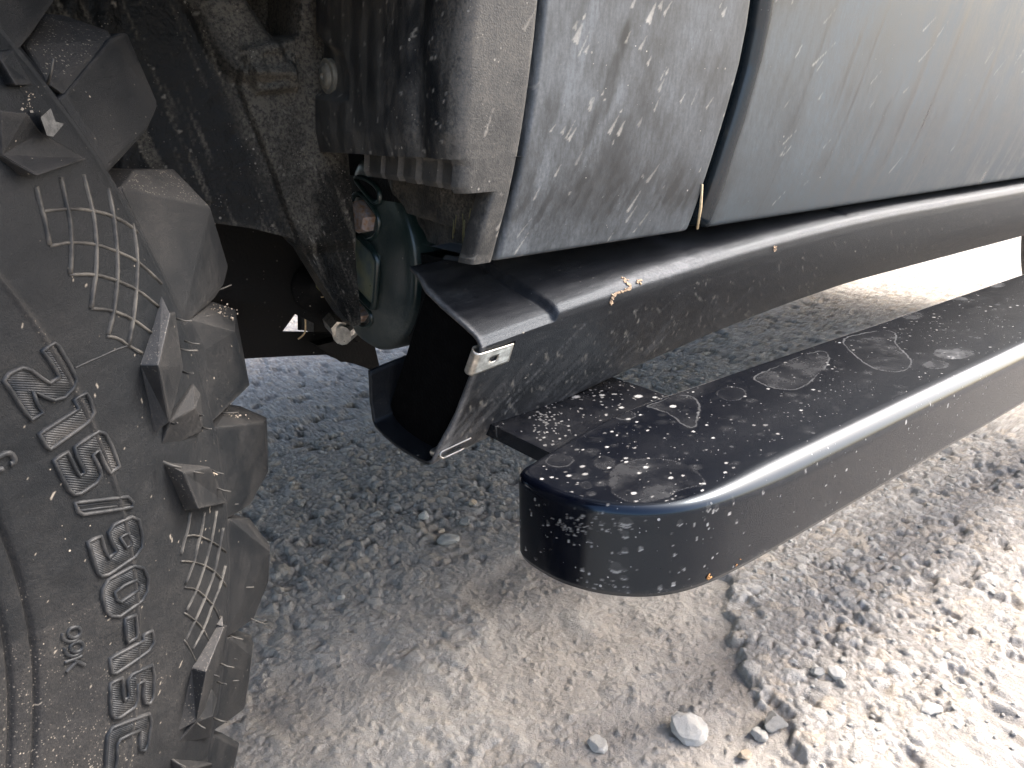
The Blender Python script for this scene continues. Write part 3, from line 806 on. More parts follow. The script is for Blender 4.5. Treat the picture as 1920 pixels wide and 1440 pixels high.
# ---- splash shield: inner wall of the wheel well
def wy(x): return 0.645 + 0.03 * np.clip((0.25 - x) / 0.3, 0, 2)
def shield():
    low = [(120, 395), (255, 392), (330, 402), (410, 420), (470, 428), (545, 446), (572, 478), (610, 540), (640, 588), (662, 612)]
    Pl = [ony(u, v, 0.645) for u, v in low]
    lx = np.array([p[0] for p in Pl]); lz = np.array([p[2] for p in Pl])
    xs = np.linspace(-0.15, 0.318, 300); hs = np.linspace(0, 1, 220)
    bot = np.interp(xs, lx, lz); top = CAM_Z + 0.30
    X = np.repeat(xs[None, :], 220, 0); Z = bot[None, :] + (top - bot[None, :]) * (hs[:, None] ** 1.5)
    Y = wy(X)
    # crease where two sheets overlap, traced on the photograph
    cr = [ony(u, v, 0.645) for u, v in ((440, 130), (452, 175), (478, 240), (505, 310), (530, 385), (552, 440), (560, 462))]
    cz = np.array([p[2] for p in cr])[::-1]; cx = np.array([p[0] for p in cr])[::-1]
    dX = X - np.interp(Z, cz, cx)
    act = sstep(cz[0] - 0.01, cz[0] + 0.003, Z) * sstep(cz[-1] + 0.004, cz[-1] - 0.004, Z)
    Y -= act * 0.007 * sstep(-0.0012, 0.0006, dX) * np.exp(-np.maximum(dX, 0) / 0.10)
    # raised rectangular boss
    bx = [ony(u, v, 0.640)[[0, 2]] for u, v in ((446, 92), (552, 70), (557, 168), (478, 176), (462, 150))]
    sb = poly_sd(X, Z, bx); Y -= 0.010 * sstep(0.0015, -0.002, sb)
    b2 = [ony(u, v, 0.640)[[0, 2]] for u, v in ((482, 104), (535, 96), (538, 152), (490, 160))]
    Y += 0.004 * sstep(0.0015, -0.0015, poly_sd(X, Z, b2))
    # broad diagonal member, then the dark opening above it
    ds = [ony(u, v, 0.640)[[0, 2]] for u, v in ((345, -10), (455, -10), (545, 128), (545, 150), (440, 150), (400, 100))]
    Y -= 0.012 * sstep(0.004, -0.006, poly_sd(X, Z, ds))
    hole = [ony(u, v, 0.645)[[0, 2]] for u, v in ((458, -15), (562, -40), (556, 60), (520, 66), (500, 50))]
    Y += 0.06 * sstep(0.003, -0.003, poly_sd(X, Z, hole))
    Y += 0.004 * (fbm(X * 18, Z * 18, 3, 4) - 0.5) + 0.0016 * (fbm(X * 90, Z * 90, 5, 4) - 0.5)
    # vertical soft folds left of the crease
    Y += 0.0025 * np.sin((X - 0.3 * Z) * 260) * sstep(0.18, 0.10, X)
    gray = [ony(u, v, 0.645)[[0, 2]] for u, v in ((335, -20), (410, 110), (425, 180), (470, 300), (520, 410), (590, 470), (680, 640), (760, 400), (640, -60))]
    g = sstep(0.006, -0.012, poly_sd(X, Z, gray) + 0.012 * (fbm(X * 50, Z * 50, 9) - 0.5))
    wet = [ony(u, v, 0.645)[[0, 2]] for u, v in ((570, 330), (640, 300), (690, 300), (690, 620), (640, 590), (600, 500))]
    g = g - 0.8 * sstep(0.004, -0.008, poly_sd(X, Z, wet) + 0.02 * (fbm(X * 60, Z * 60, 19) - 0.5))
    run = fbm((X + 0.28 * Z) * 170, Z * 14, 13, 4)
    d = 0.85 * g * (0.25 + 1.3 * fbm(X * 40 - Z * 8, Z * 18, 15, 5)) + 0.80 * sstep(0.58, 0.74, run) * (1 - g)
    d += 0.3 * np.exp(-((Z - bot[None, :]) / 0.004) ** 2) 
    d = d * (1 - 0.8 * act * np.exp(-((dX + 0.0016) / 0.0016) ** 2))
    thin = fbm((X + 0.26 * Z) * 420, Z * 26, 14, 3); d += 0.9 * sstep(0.62, 0.74, thin) * sstep(0.35, 0.6, run) * (1 - g)
    mud = np.where((_hash(np.floor(X * 500), np.floor(Z * 500), 8) > 0.975) & (run > 0.55), 0.55, 0) * (1 - 0.5 * g)
    P = np.stack([X, Y, Z], -1)
    B = P[:1].copy(); B[..., 1] += 0.02; P = np.concatenate([B, P], 0)
    pad = lambda a: np.clip(np.pad(a, ((1, 0), (0, 0)), mode='edge'), 0, 1)
    return grid_obj('splash_shield', P, M_SHIELD, car, attrs=dict(dust=pad(d), mud=pad(mud)), sharp=60)
shield()


# ---- green sill end panel that faces the wheel
def sill_end():
    XE = 0.352
    out = [(655, 300), (690, 296), (722, 330), (752, 385), (772, 450), (779, 520), (775, 580), (760, 625), (740, 650), (712, 662), (690, 652), (664, 632), (648, 600), (652, 520)]
    P = np.array([onx(u, v, XE) for u, v in out]); P = smooth_loop(P, 2); n = len(P); c = P.mean(0)
    rings = []
    for (k, dx) in ((1.0, 0.03), (1.0, 0.010), (0.985, 0.0045), (0.955, 0.0012), (0.90, 0.0), (0.72, -0.0015), (0.5, -0.003), (0.25, -0.003)):
        q = c + (P - c) * k; q[:, 0] = XE + dx; rings.append(q)
    V = np.concatenate(rings); Fc = []
    for i in range(len(rings) - 1):
        for k in range(n): Fc.append((i * n + k, i * n + (k + 1) % n, (i + 1) * n + (k + 1) % n, (i + 1) * n + k))
    Fc.append(tuple((len(rings) - 1) * n + k for k in range(n)))
    d = 0.15 + 0.9 * (fbm(V[:, 1] * 30, V[:, 2] * 30, 3) - 0.45)
    low = onx(735, 620, XE); d += 0.7 * np.exp(-(((V[:, 1] - low[1]) / 0.04) ** 2 + ((V[:, 2] - low[2]) / 0.03) ** 2))
    o = mesh_obj('sill_end_panel', V, Fc, M_GREEN, car, attrs=dict(dust=np.clip(d, 0, 1), mud=0 * d), sharp=60)
    # curved side going back
    # plate in its raised frame
    pl = [onx(u, v, XE - 0.004) for u, v in ((662, 436), (676, 442), (713, 478), (711, 520), (706, 576), (700, 577), (662, 534), (657, 525))]
    mb = MB(); pc = np.mean(pl, 0)
    inner = [pc + (p - pc) * 0.93 + np.array([-0.001, 0, 0]) for p in pl]; back = [p + np.array([0.006, 0, 0]) for p in pl]
    k = len(pl)
    mb.add(inner + back, [tuple(range(k))] + [(i, (i + 1) % k, k + (i + 1) % k, k + i) for i in range(k)])
    mb.build('diamond_plate', M_YEL, o, smooth=False, label='bluish yellow diamond-shaped plate')
    mb = MB(); mb.ridge(smooth_loop(np.array(pl) + np.array([-0.002, 0, 0]), 1), [np.array([-1., 0, 0])] * (k * 2), 0.0028, 0.004, True)
    mb.build('plate_frame', M_GREEN, o)
    # upper pressed loop
    lp = [onx(u, v, XE - 0.002) for u, v in ((664, 330), (680, 352), (706, 384), (716, 376), (712, 352), (690, 335))]
    mb = MB(); lp = smooth_loop(np.array(lp), 2); mb.ridge(lp, [np.array([-1., 0, 0])] * len(lp), 0.0022, 0.004, True); mb.build('pressed_loop', M_GREEN, o)
    # bolts
    for quad, nm, lab in ((((668, 380), (680, 375), (704, 406), (700, 432), (684, 436), (668, 412)), 'bolt', 'rusty square-headed bolt above the plate'), (((656, 562), (668, 560), (692, 590), (682, 604), (668, 596), (656, 578)), 'bolt', 'rusty square-headed bolt below the plate')):
        pl = [onx(u, v, XE - 0.003) for u, v in quad]; pc = np.mean(pl, 0); k = len(pl); mb = MB()
        f = [pc + (p - pc) * 0.80 + np.array([-0.011, 0, 0]) for p in pl]; mid = [p + np.array([-0.007, 0, 0]) for p in pl]; bk = [p + np.array([0.006, 0, 0]) for p in pl]
        mb.add(f + mid + bk, [tuple(range(k))] + [(i, (i + 1) % k, k + (i + 1) % k, k + i) for i in range(k)] + [(k + i, k + (i + 1) % k, 2 * k + (i + 1) % k, 2 * k + i) for i in range(k)])
        b_ = mb.build(nm, M_RUST, o, smooth=False, label=lab)
        wr = smooth_loop(np.array([pc + (p - pc) * 1.5 for p in pl]), 2); mb = MB(); mb.ridge(wr, [np.array([-1., 0, 0])] * len(wr), 0.002, 0.0032, True); mb.build('bolt_seat', M_GREEN, o)
    return o
sill_end_o = sill_end()


# ---- dark structure behind: cavity above the sill, chassis, suspension
def lumpy(name, quad, mat, depth, seed, nu=70, nv=50, amp=0.01, dust=0.25, parent=None, sc=25):
    """a rough moulded surface spanning four corners (tl, tr, br, bl), bulging and folded"""
    a, b, c, d = [np.asarray(q, float) for q in quad]
    s = np.linspace(0, 1, nu)[None, :, None]; t = np.linspace(0, 1, nv)[:, None, None]
    P = (a * (1 - s) + b * s) * (1 - t) + (d * (1 - s) + c * s) * t
    nrm = np.cross(b - a, d - a); nrm /= np.linalg.norm(nrm)
    cc = np.array([0, 0, CAM_Z]); 
    if nrm @ (cc - a) < 0: nrm = -nrm
    q = fbm(P[..., 1] * sc + P[..., 0] * sc, P[..., 2] * sc, seed, 4) - 0.5
    P = P + nrm * (amp * 2 * q)[..., None]
    for ax, e in ((1, 0), (1, -1)):
        row = (P[:, :1] if e == 0 else P[:, -1:]).copy() - nrm * depth
        P = np.concatenate([row, P] if e == 0 else [P, row], 1)
    for e in (0, -1):
        row = (P[:1] if e == 0 else P[-1:]).copy() - nrm * depth
        P = np.concatenate([row, P] if e == 0 else [P, row], 0)
    dd = dust + 0.9 * (fbm(P[..., 1] * 50 + P[..., 0] * 30, P[..., 2] * 50, seed + 3, 4) - 0.5)
    return grid_obj(name, P, mat, parent or car, attrs=dict(dust=np.clip(dd, 0, 1), mud=0 * dd), sharp=70)


lumpy('cavity_bracket', (onx(700, 300, 0.335), onx(905, 366, 0.335), onx(890, 440, 0.335), onx(770, 400, 0.335)), M_LINER, 0.05, 3, amp=0.006, dust=0.45)
lumpy('cavity_rib', (onx(770, 392, 0.345), onx(880, 420, 0.345), onx(880, 470, 0.345), onx(795, 452, 0.345)), M_LINER, 0.04, 5, amp=0.007, dust=0.30)
lumpy('cavity_floor', (onx(775, 440, 0.40), onx(905, 440, 0.40), onx(905, 520, 0.40), onx(780, 520, 0.40)), M_CHASSIS, 0.03, 7, amp=0.004, dust=0.15)
mb = MB()
for k in range(6):
    u = random.uniform(845, 890); v = random.uniform(385, 415)
    mb.tube([onx(u, v, 0.318), onx(u + random.uniform(-8, 8), v + random.uniform(20, 55), 0.322)], 0.0003, 5)
mb.build('frayed_fibres', M_LEAF, car, kind='stuff')

# body sill box behind the cover, runs the length of the car
mb = MB()
mb.box((1.19, 0.585, CAM_Z - 0.165), (1.66, 0.09, 0.10))
mb.build('body_sill', M_CHASSIS, car, smooth=False, attrs=None)

def plug():  # black block added so the cover's open front end reads as dark inside
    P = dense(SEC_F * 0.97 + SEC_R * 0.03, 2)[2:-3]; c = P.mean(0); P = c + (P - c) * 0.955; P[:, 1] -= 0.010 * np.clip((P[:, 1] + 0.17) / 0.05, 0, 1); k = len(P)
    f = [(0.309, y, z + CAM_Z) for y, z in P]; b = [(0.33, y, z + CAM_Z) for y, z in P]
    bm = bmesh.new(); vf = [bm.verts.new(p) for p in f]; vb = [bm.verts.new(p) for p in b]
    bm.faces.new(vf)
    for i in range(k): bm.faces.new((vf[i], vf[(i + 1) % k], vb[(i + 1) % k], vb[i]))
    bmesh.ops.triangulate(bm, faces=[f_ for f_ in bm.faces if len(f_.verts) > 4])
    me = bpy.data.meshes.new('sill_shade_block'); bm.to_mesh(me); bm.free(); me.materials.append(M_INNER_SHADE); link(bpy.data.objects.new('sill_shade_block', me), car)
M_INNER_SHADE = simple('inner_shade_black', (0.0025, 0.0025, 0.0027), 0.9, 0, 0.3, 90, 0.002); M_INNER_SHADE.node_tree.nodes['Principled BSDF'].inputs['Specular IOR Level'].default_value = 0.05  # near-black that stands in for shade inside the cover

# chassis rail and arms seen through the wheel well
def quadprism(name, pts, y, th, mat, dust=0.2, bev=0.004, parent=None):
    """outline given by pixels in the plane y, extruded inwards"""
    F_ = [ony(u, v, y) for u, v in pts]; B_ = [p + np.array([0, th, 0]) for p in F_]; k = len(F_)
    mb = MB(); mb.add(F_ + B_, [tuple(range(k)), tuple(reversed(range(k, 2 * k)))] + [(i, (i + 1) % k, k + (i + 1) % k, k + i) for i in range(k)])
    o = mb.build(name, mat, parent or car, smooth=False)
    at = o.data.attributes.new('dust', 'FLOAT', 'POINT'); at.data.foreach_set('value', np.full(2 * k, dust, dtype=np.float32))
    b = o.modifiers.new('round', 'BEVEL'); b.width = bev; b.segments = 2
    return o
quadprism('chassis_rail', [(250, 380), (420, 405), (560, 440), (660, 560), (690, 600), (690, 640), (640, 612), (590, 596), (553, 578), (520, 566), (440, 552), (250, 520)], 0.80, 0.08, M_CHASSIS, 0.30, 0.006)
quadprism('suspension_arm', [(390, 545), (470, 560), (530, 572), (555, 585), (528, 622), (526, 624), (700, 628), (706, 690), (640, 676), (612, 664), (540, 667), (465, 671), (380, 680)], 0.95, 0.008, M_CHASSIS, 0.10, 0.002)
quadprism('crossmember', [(592, 560), (720, 560), (720, 640), (592, 630)], 1.05, 0.06, M_CHASSIS, 0.05, 0.003)
quadprism('frame_bracket', [(600, 650), (640, 640), (700, 648), (712, 700), (700, 692), (655, 676), (640, 676), (622, 664)], 0.90, 0.03, M_CHASSIS, 0.3, 0.002)
# cup with a plug, bolt and hanging wire on the rail
mb = MB(); c = ony(600, 540, 0.79)
for k in range(3): mb.tube([c + np.array([0, -0.001 * k, 0]), c + np.array([0.0, 0.03, 0])], 0.030 - 0.006 * k, 18)
mb.build('rail_plug', M_CHASSIS, car)
mb = MB(); p = ony(637, 618, 0.76); mb.tube([p, p + np.array([0.004, 0.03, 0.004])], 0.010, 6); p2 = p + np.array([0.004, 0, -0.006]); mb.tube([p2 + np.array([-0.004, -0.004, 0]), p2 + np.array([0.02, 0.02, 0])], 0.011, 12)
mb.build('frame_bolt', M_ZINC, car, smooth=False, label='pale metal bolt under the chassis rail')
mb = MB(); mb.tube(smooth_path([ony(572, 590, 0.93), ony(573, 618, 0.93), ony(570, 627, 0.93), ony(559, 636, 0.93)]), 0.0012, 6)
mb.build('hanging_wire', M_STRAW, car); mb = MB()
mb.tube(smooth_path([ony(602, 557, 0.78), ony(620, 555, 0.78), ony(652, 556, 0.78)]), 0.0009, 6); mb.build('hanging_wire', M_STRAW, car)
lf = [ony(u, v, 0.775) for u, v in ((592, 524), (600, 518), (612, 524), (622, 546), (620, 554), (604, 550), (594, 540))]
mb = MB(); k = len(lf); lf2 = [p + np.array([0, 0.002, 0.001]) for p in lf]
mb.add(lf + lf2, [tuple(range(k)), tuple(reversed(range(k, 2 * k)))] + [(i, (i + 1) % k, k + (i + 1) % k, k + i) for i in range(k)])
tag(mb.build('dead_leaf', M_LEAF, smooth=False), 'withered olive leaf caught on the black chassis rail', 'leaf')

# ------------------------------------------------------------------ sill cover, hanging loose at its front end
SEC_F = np.array([(.520, -.104), (.505, -.108), (.492, -.1165), (.475, -.1235), (.458, -.1295), (.440, -.1350), (.430, -.1385), (.4225, -.1415), (.4180, -.1465), (.4190, -.153), (.4255, -.165),
                  (.435, -.1815), (.446, -.200), (.457, -.218), (.468, -.2365), (.478, -.2535), (.4855, -.2655), (.494, -.2695), (.515, -.271), (.544, -.271), (.565, -.268), (.587, -.2625), (.590, -.240), (.588, -.210)])
SEC_R = np.array([(.520, -.085), (.505, -.087), (.492, -.0895), (.475, -.0930), (.458, -.0965), (.442, -.1000), (.432, -.1030), (.4250, -.1070), (.4212, -.113), (.4217, -.120), (.4245, -.129),
                  (.4280, -.139), (.432, -.150), (.4365, -.161), (.4415, -.172), (.447, -.182), (.4525, -.1905), (.462, -.1945), (.480, -.1955), (.510, -.196), (.545, -.195), (.580, -.190), (.588, -.172), (.588, -.150)])
def dense(P, k=6):
    d = np.r_[0, np.cumsum(np.hypot(*np.diff(P, axis=0).T))]; s = np.linspace(0, 1, (len(P) - 1) * k + 1)
    i = np.linspace(0, 1, len(P)); Q = np.stack([np.interp(s, i, P[:, 0]), np.interp(s, i, P[:, 1])], 1)
    for _ in range(2): Q[1:-1] = 0.25 * Q[:-2] + 0.5 * Q[1:-1] + 0.25 * Q[2:]
    return Q
def sill_cover():
    A = dense(SEC_F); B = dense(SEC_R)
    xs = np.concatenate([np.linspace(0.298, 0.80, 330), np.linspace(0.803, 1.3, 160), np.linspace(1.31, 2.02, 60)])
    w = np.clip((xs - 0.298) / 0.62, 0, 1); w = 1 - (1 - w) ** 1.9
    P = np.zeros((len(xs), len(A), 3))
    YZ = A[None] * (1 - w[:, None, None]) + B[None] * w[:, None, None]
    P[..., 0] = xs[:, None]; P[..., 1] = YZ[..., 0]; P[..., 2] = YZ[..., 1] + CAM_Z
    # pressed joggle: the front flange lies lower than the rest
    i = np.arange(len(A)) / (len(A) - 1)
    top = sstep(0.40, 0.335, i)[None, :]
    xj = 0.366 - 0.10 * (P[..., 1] - 0.425)
    j = sstep(0.003, -0.003, P[..., 0] - xj)
    P[..., 2] -= 0.0052 * j * top; P[..., 1] += 0.0025 * j * top * sstep(0.2, 0.36, i)[None, :]
    gro = np.exp(-((P[..., 0] - xj - 0.001) / 0.0035) ** 2); P[..., 2] -= 0.0034 * np.exp(-((P[..., 0] - xj - 0.0005) / 0.0022) ** 2) * top
    # second faint joggle under the door gap and slight waviness of the moulding
    P[..., 2] -= 0.0025 * np.exp(-((P[..., 0] - 0.79) / 0.006) ** 2) * sstep(0.3, 0.2, i)[None, :]
    P[..., 2] += 0.0006 * (fbm(P[..., 0] * 14, i[None, :] * 9, 3, 3) - 0.5)
    P[..., 0] += (0.0009 * (fbm(P[..., 1] * 160, P[..., 2] * 160, 6, 3) - 0.5) - 0.006 * sstep(0.55, 0.66, i)[None, :] + 0.004 * sstep(0.10, 0.0, i)[None, :]) * sstep(0.34, 0.298, P[..., 0])
    X, Y, Z = P[..., 0], P[..., 1], P[..., 2] - CAM_Z
    I = np.repeat(i[None, :], len(xs), 0)
    # dirt: dust on the ledge, scuffs running down and back from the nose, grit low on the face
    d = 0.03 + 0.14 * (fbm(X * 40, I * 60, 2, 5) - 0.45)
    pale = np.exp(-((X - 0.50) / 0.065) ** 2) * np.exp(-((I - 0.305) / 0.035) ** 2); d += 1.9 * pale * fbm(X * 60, I * 50, 33, 4)
    d += 0.5 * np.exp(-((I - 0.315) / 0.03) ** 2) * sstep(0.52, 0.70, fbm(X * 34, I * 30, 35, 4)) * sstep(0.36, 0.5, X)
    a = 1.0
    low = sstep(0.42, 0.62, I)
    scuff = fbm((X * 1.0 - (I - 0.4) * 0.30) * 24, (I * 0.9 + X * 3.0) * 70, 12, 4)
    d += 0.32 * low * sstep(0.50, 0.72, scuff) * sstep(0.80, 0.40, X)
    d += 0.35 * sstep(0.58, 0.66, I) * sstep(0.60, 0.34, X) * fbm(X * 120, I * 80, 14, 3)
    fine = fbm((X - (I - 0.4) * 0.22) * 260, (I * 0.9 + X * 2.2) * 60, 16, 3)
    d += 0.24 * low * sstep(0.62, 0.80, fine) * sstep(1.0, 0.5, X)
    for (xa, ia, xb, ib, k_, w_) in ((0.405, 0.44, 0.345, 0.60, 0.75, 0.0016), (0.40, 0.47, 0.352, 0.62, 0.5, 0.0010), (0.475, 0.43, 0.40, 0.60, 0.45, 0.0012), (0.365, 0.47, 0.33, 0.56, 0.4, 0.0014), (0.52, 0.45, 0.46, 0.58, 0.3, 0.001)):
        tt = np.clip((I - ia) / (ib - ia), 0, 1); on = (I > ia) & (I < ib); xx = xa + (xb - xa) * tt
        d += on * k_ * np.exp(-((X - xx) / w_) ** 2) * sstep(0.3, 0.6, fbm(X * 300, I * 200, 5, 3))
    d += 0.10 * np.exp(-((I - 0.435) / 0.004) ** 2) * sstep(0.4, 0.6, fbm(X * 90, I * 0, 6, 2))                # a thin scuff line below the nose
    d += 0.55 * sstep(0.3035, 0.2990, X) * (I < 0.72)                                                            # edge highlight painted along the front edge
    d += 0.12 * sstep(0.36, 0.33, I) * fbm(X * 60, I * 200, 7, 4)
    d = np.where(I > 0.72, 0.05, d)
    s1 = streak_field(X, 0.2 * I, 170, 71, (0.36, 1.2), (0.085, 0.142), L=(0.003, 0.014), Wd=(0.0003, 0.0008), lean=(1.1, 3.0))
    s2 = streak_field(X, 0.2 * I, 60, 72, (0.30, 0.70), (0.10, 0.140), L=(0.0015, 0.006), Wd=(0.0006, 0.0013), lean=(0.7, 2.0))
    h = _hash(np.floor(X * 700), np.floor(I * 260), 9); s3 = np.where(h > 0.988, 0.55, 0) * sstep(0.50, 0.62, I) * sstep(0.6, 0.35, X)
    mud = np.where(I < 0.72, np.maximum(np.maximum(s1 * 0.6, s2 * 0.8), s3), 0)
    o = grid_obj('sill_cover', P, M_SILL, car, attrs=dict(dust=np.clip(d, 0, 1), mud=np.clip(mud, 0, 1)), label='loose black plastic sill cover with an open front end')
    solidify(o, 0.0032, -1)
    return o, P
sill, SP = sill_cover()
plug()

# brown mud smear on the nose of the cover: thin raised crust
def smear(name, pts, y, parent, w=0.0035, mat=None):
    mb = MB()
    for chain in pts:
        q = smooth_path(np.array([ony(u, v, y) for u, v in chain]), 1)
        mb.ridge(q, [np.array([0, -0.7, 0.7])] * len(q), w * random.uniform(0.6, 1.1), 0.0016)
    return mb.build(name, mat or M_CRUST, parent)
M_CRUST = simple('mud_crust', (0.32, 0.265, 0.20), 0.9, 0, 0.35, 300, 0.001)


def snap_sill(u, v):
    """the point of the sill cover seen along a sight line"""
    r = ray(u, v); r = r / np.linalg.norm(r); Q = SP.reshape(-1, 3) - np.array([0, 0, CAM_Z])
    t = Q @ r; d = np.linalg.norm(Q - t[:, None] * r, axis=1); ok = d < 0.0035
    k = np.where(ok)[0]
    if len(k) == 0: k = np.array([np.argmin(d)])
    k = k[np.argmin(t[k])]; p = SP.reshape(-1, 3)[k].copy()
    return p - r * 0.0006
mb = MB()
for chain in (((1172, 514), (1178, 522), (1186, 530), (1186, 538)), ((1186, 538), (1176, 545), (1166, 550), (1158, 555)), ((1160, 553), (1155, 564), (1151, 574)), ((1203, 519), (1206, 528)), ((1458, 466), (1461, 472))):
    for (ua, va), (ub, vb) in zip(chain[:-1], chain[1:]):
        for k in range(9):
            q = random.random(); p = snap_sill(ua + (ub - ua) * q + random.gauss(0, 1.6), va + (vb - va) * q + random.gauss(0, 1.6)); z_ = random.uniform(0.0008, 0.0022)
            mb.box(p, (z_ * 1.3, 0.0006, z_ * 0.8), Matrix.Rotation(random.uniform(-0.8, 0.8), 3, 'Y') @ Matrix.Rotation(-0.7, 3, 'X'))
M_CLAY = simple('dried_clay', (0.36, 0.25, 0.16), 0.9, 0, 0.3, 500, 0.0005)
mb.build('mud_crust', M_CLAY, sill, smooth=False, kind='stuff')

# spring clips on the front edge
def clip(name, corners, tcurve, label):
    """a folded sheet clip: outer tongue with a hole, rolled bend over the edge, short inner tongue"""
    tl, tr, br, bl = [np.asarray(c, float) for c in corners]     # outer tongue: front-top, back-top, back-bottom, front-bottom
    nx, ny = 22, 12; s = np.linspace(0, 1, nx)[None, :, None]; t = np.linspace(0, 1, ny)[:, None, None]
    P = (tl * (1 - s) + tr * s) * (1 - t) + (bl * (1 - s) + br * s) * t
    nrm = np.cross(tr - tl, bl - tl); nrm /= np.linalg.norm(nrm)
    if nrm @ (np.array([0, 0, CAM_Z]) - tl) < 0: nrm = -nrm
    fwd = (tl - tr) / np.linalg.norm(tl - tr)
    rows = []
    R0 = 0.0034
    cols = [P[:, i] for i in range(nx - 1, -1, -1)]
    for a in np.linspace(0.35, math.pi, 10):
        cols.append(P[:, 0] + fwd * R0 * math.sin(a) - nrm * R0 * (1 - math.cos(a)))
    for k in range(1, 7): cols.append(P[:, 0] - nrm * 2 * R0 - fwd * 0.0032 * k)
    G = np.stack(cols, 1); h, w = G.shape[:2]
    Fc = grid_faces(h, w); cen = G.reshape(-1, 3)[Fc].mean(1)
    hole = tl * 0.5 + tr * 0.5; hole = (tl + tr + bl + br) / 4 + fwd * 0.0015
    keep = np.linalg.norm(cen - hole, axis=1) > 0.0036
    o = mesh_obj(name, G.reshape(-1, 3), Fc[keep], M_ZINC, sill, label=label)
    solidify(o, 0.0011, 1)
    return o
cl = [snap_sill(u, v) for u, v in ((899, 669), (968, 648), (957, 682), (893, 706))]
clip('spring_clip', cl, None, 'zinc spring clip with a hole on the front edge of the sill cover')
cb = [snap_sill(836, 848), snap_sill(890, 824)]
cl2 = [cb[0], cb[1], cb[1] + np.array([0.0, 0.016, -0.0035]), cb[0] + np.array([0.0, 0.016, -0.0035])]
clip('spring_clip', cl2, None, 'zinc spring clip seen edge-on at the bottom of the sill cover')

# tangle of shiny black foil and tape inside the cover
mb = MB()
for k in range(26):
    u = random.uniform(770, 895); v = 640 + (u - 770) * 0.35 + random.uniform(-30, 45); x0 = random.uniform(0.345, 0.40)
    q = [onx(u + random.uniform(-6, 6) + 9 * j * random.uniform(0.3, 1.2), v + 8 * j * random.uniform(-0.6, 1.0), x0 + 0.004 * j) for j in range(5)]
    mb.ridge(smooth_path(np.array(q), 2), [np.array([-0.8, -0.3, 0.5])] * len(smooth_path(np.array(q), 2)), random.uniform(0.003, 0.006), random.uniform(0.001, 0.004))
M_FOIL, _t, _b = new_mat('black_foil'); setc(_b, (0.006, 0.006, 0.007), 0.14)
mb.build('tape_tangle', M_FOIL, car, kind='stuff')

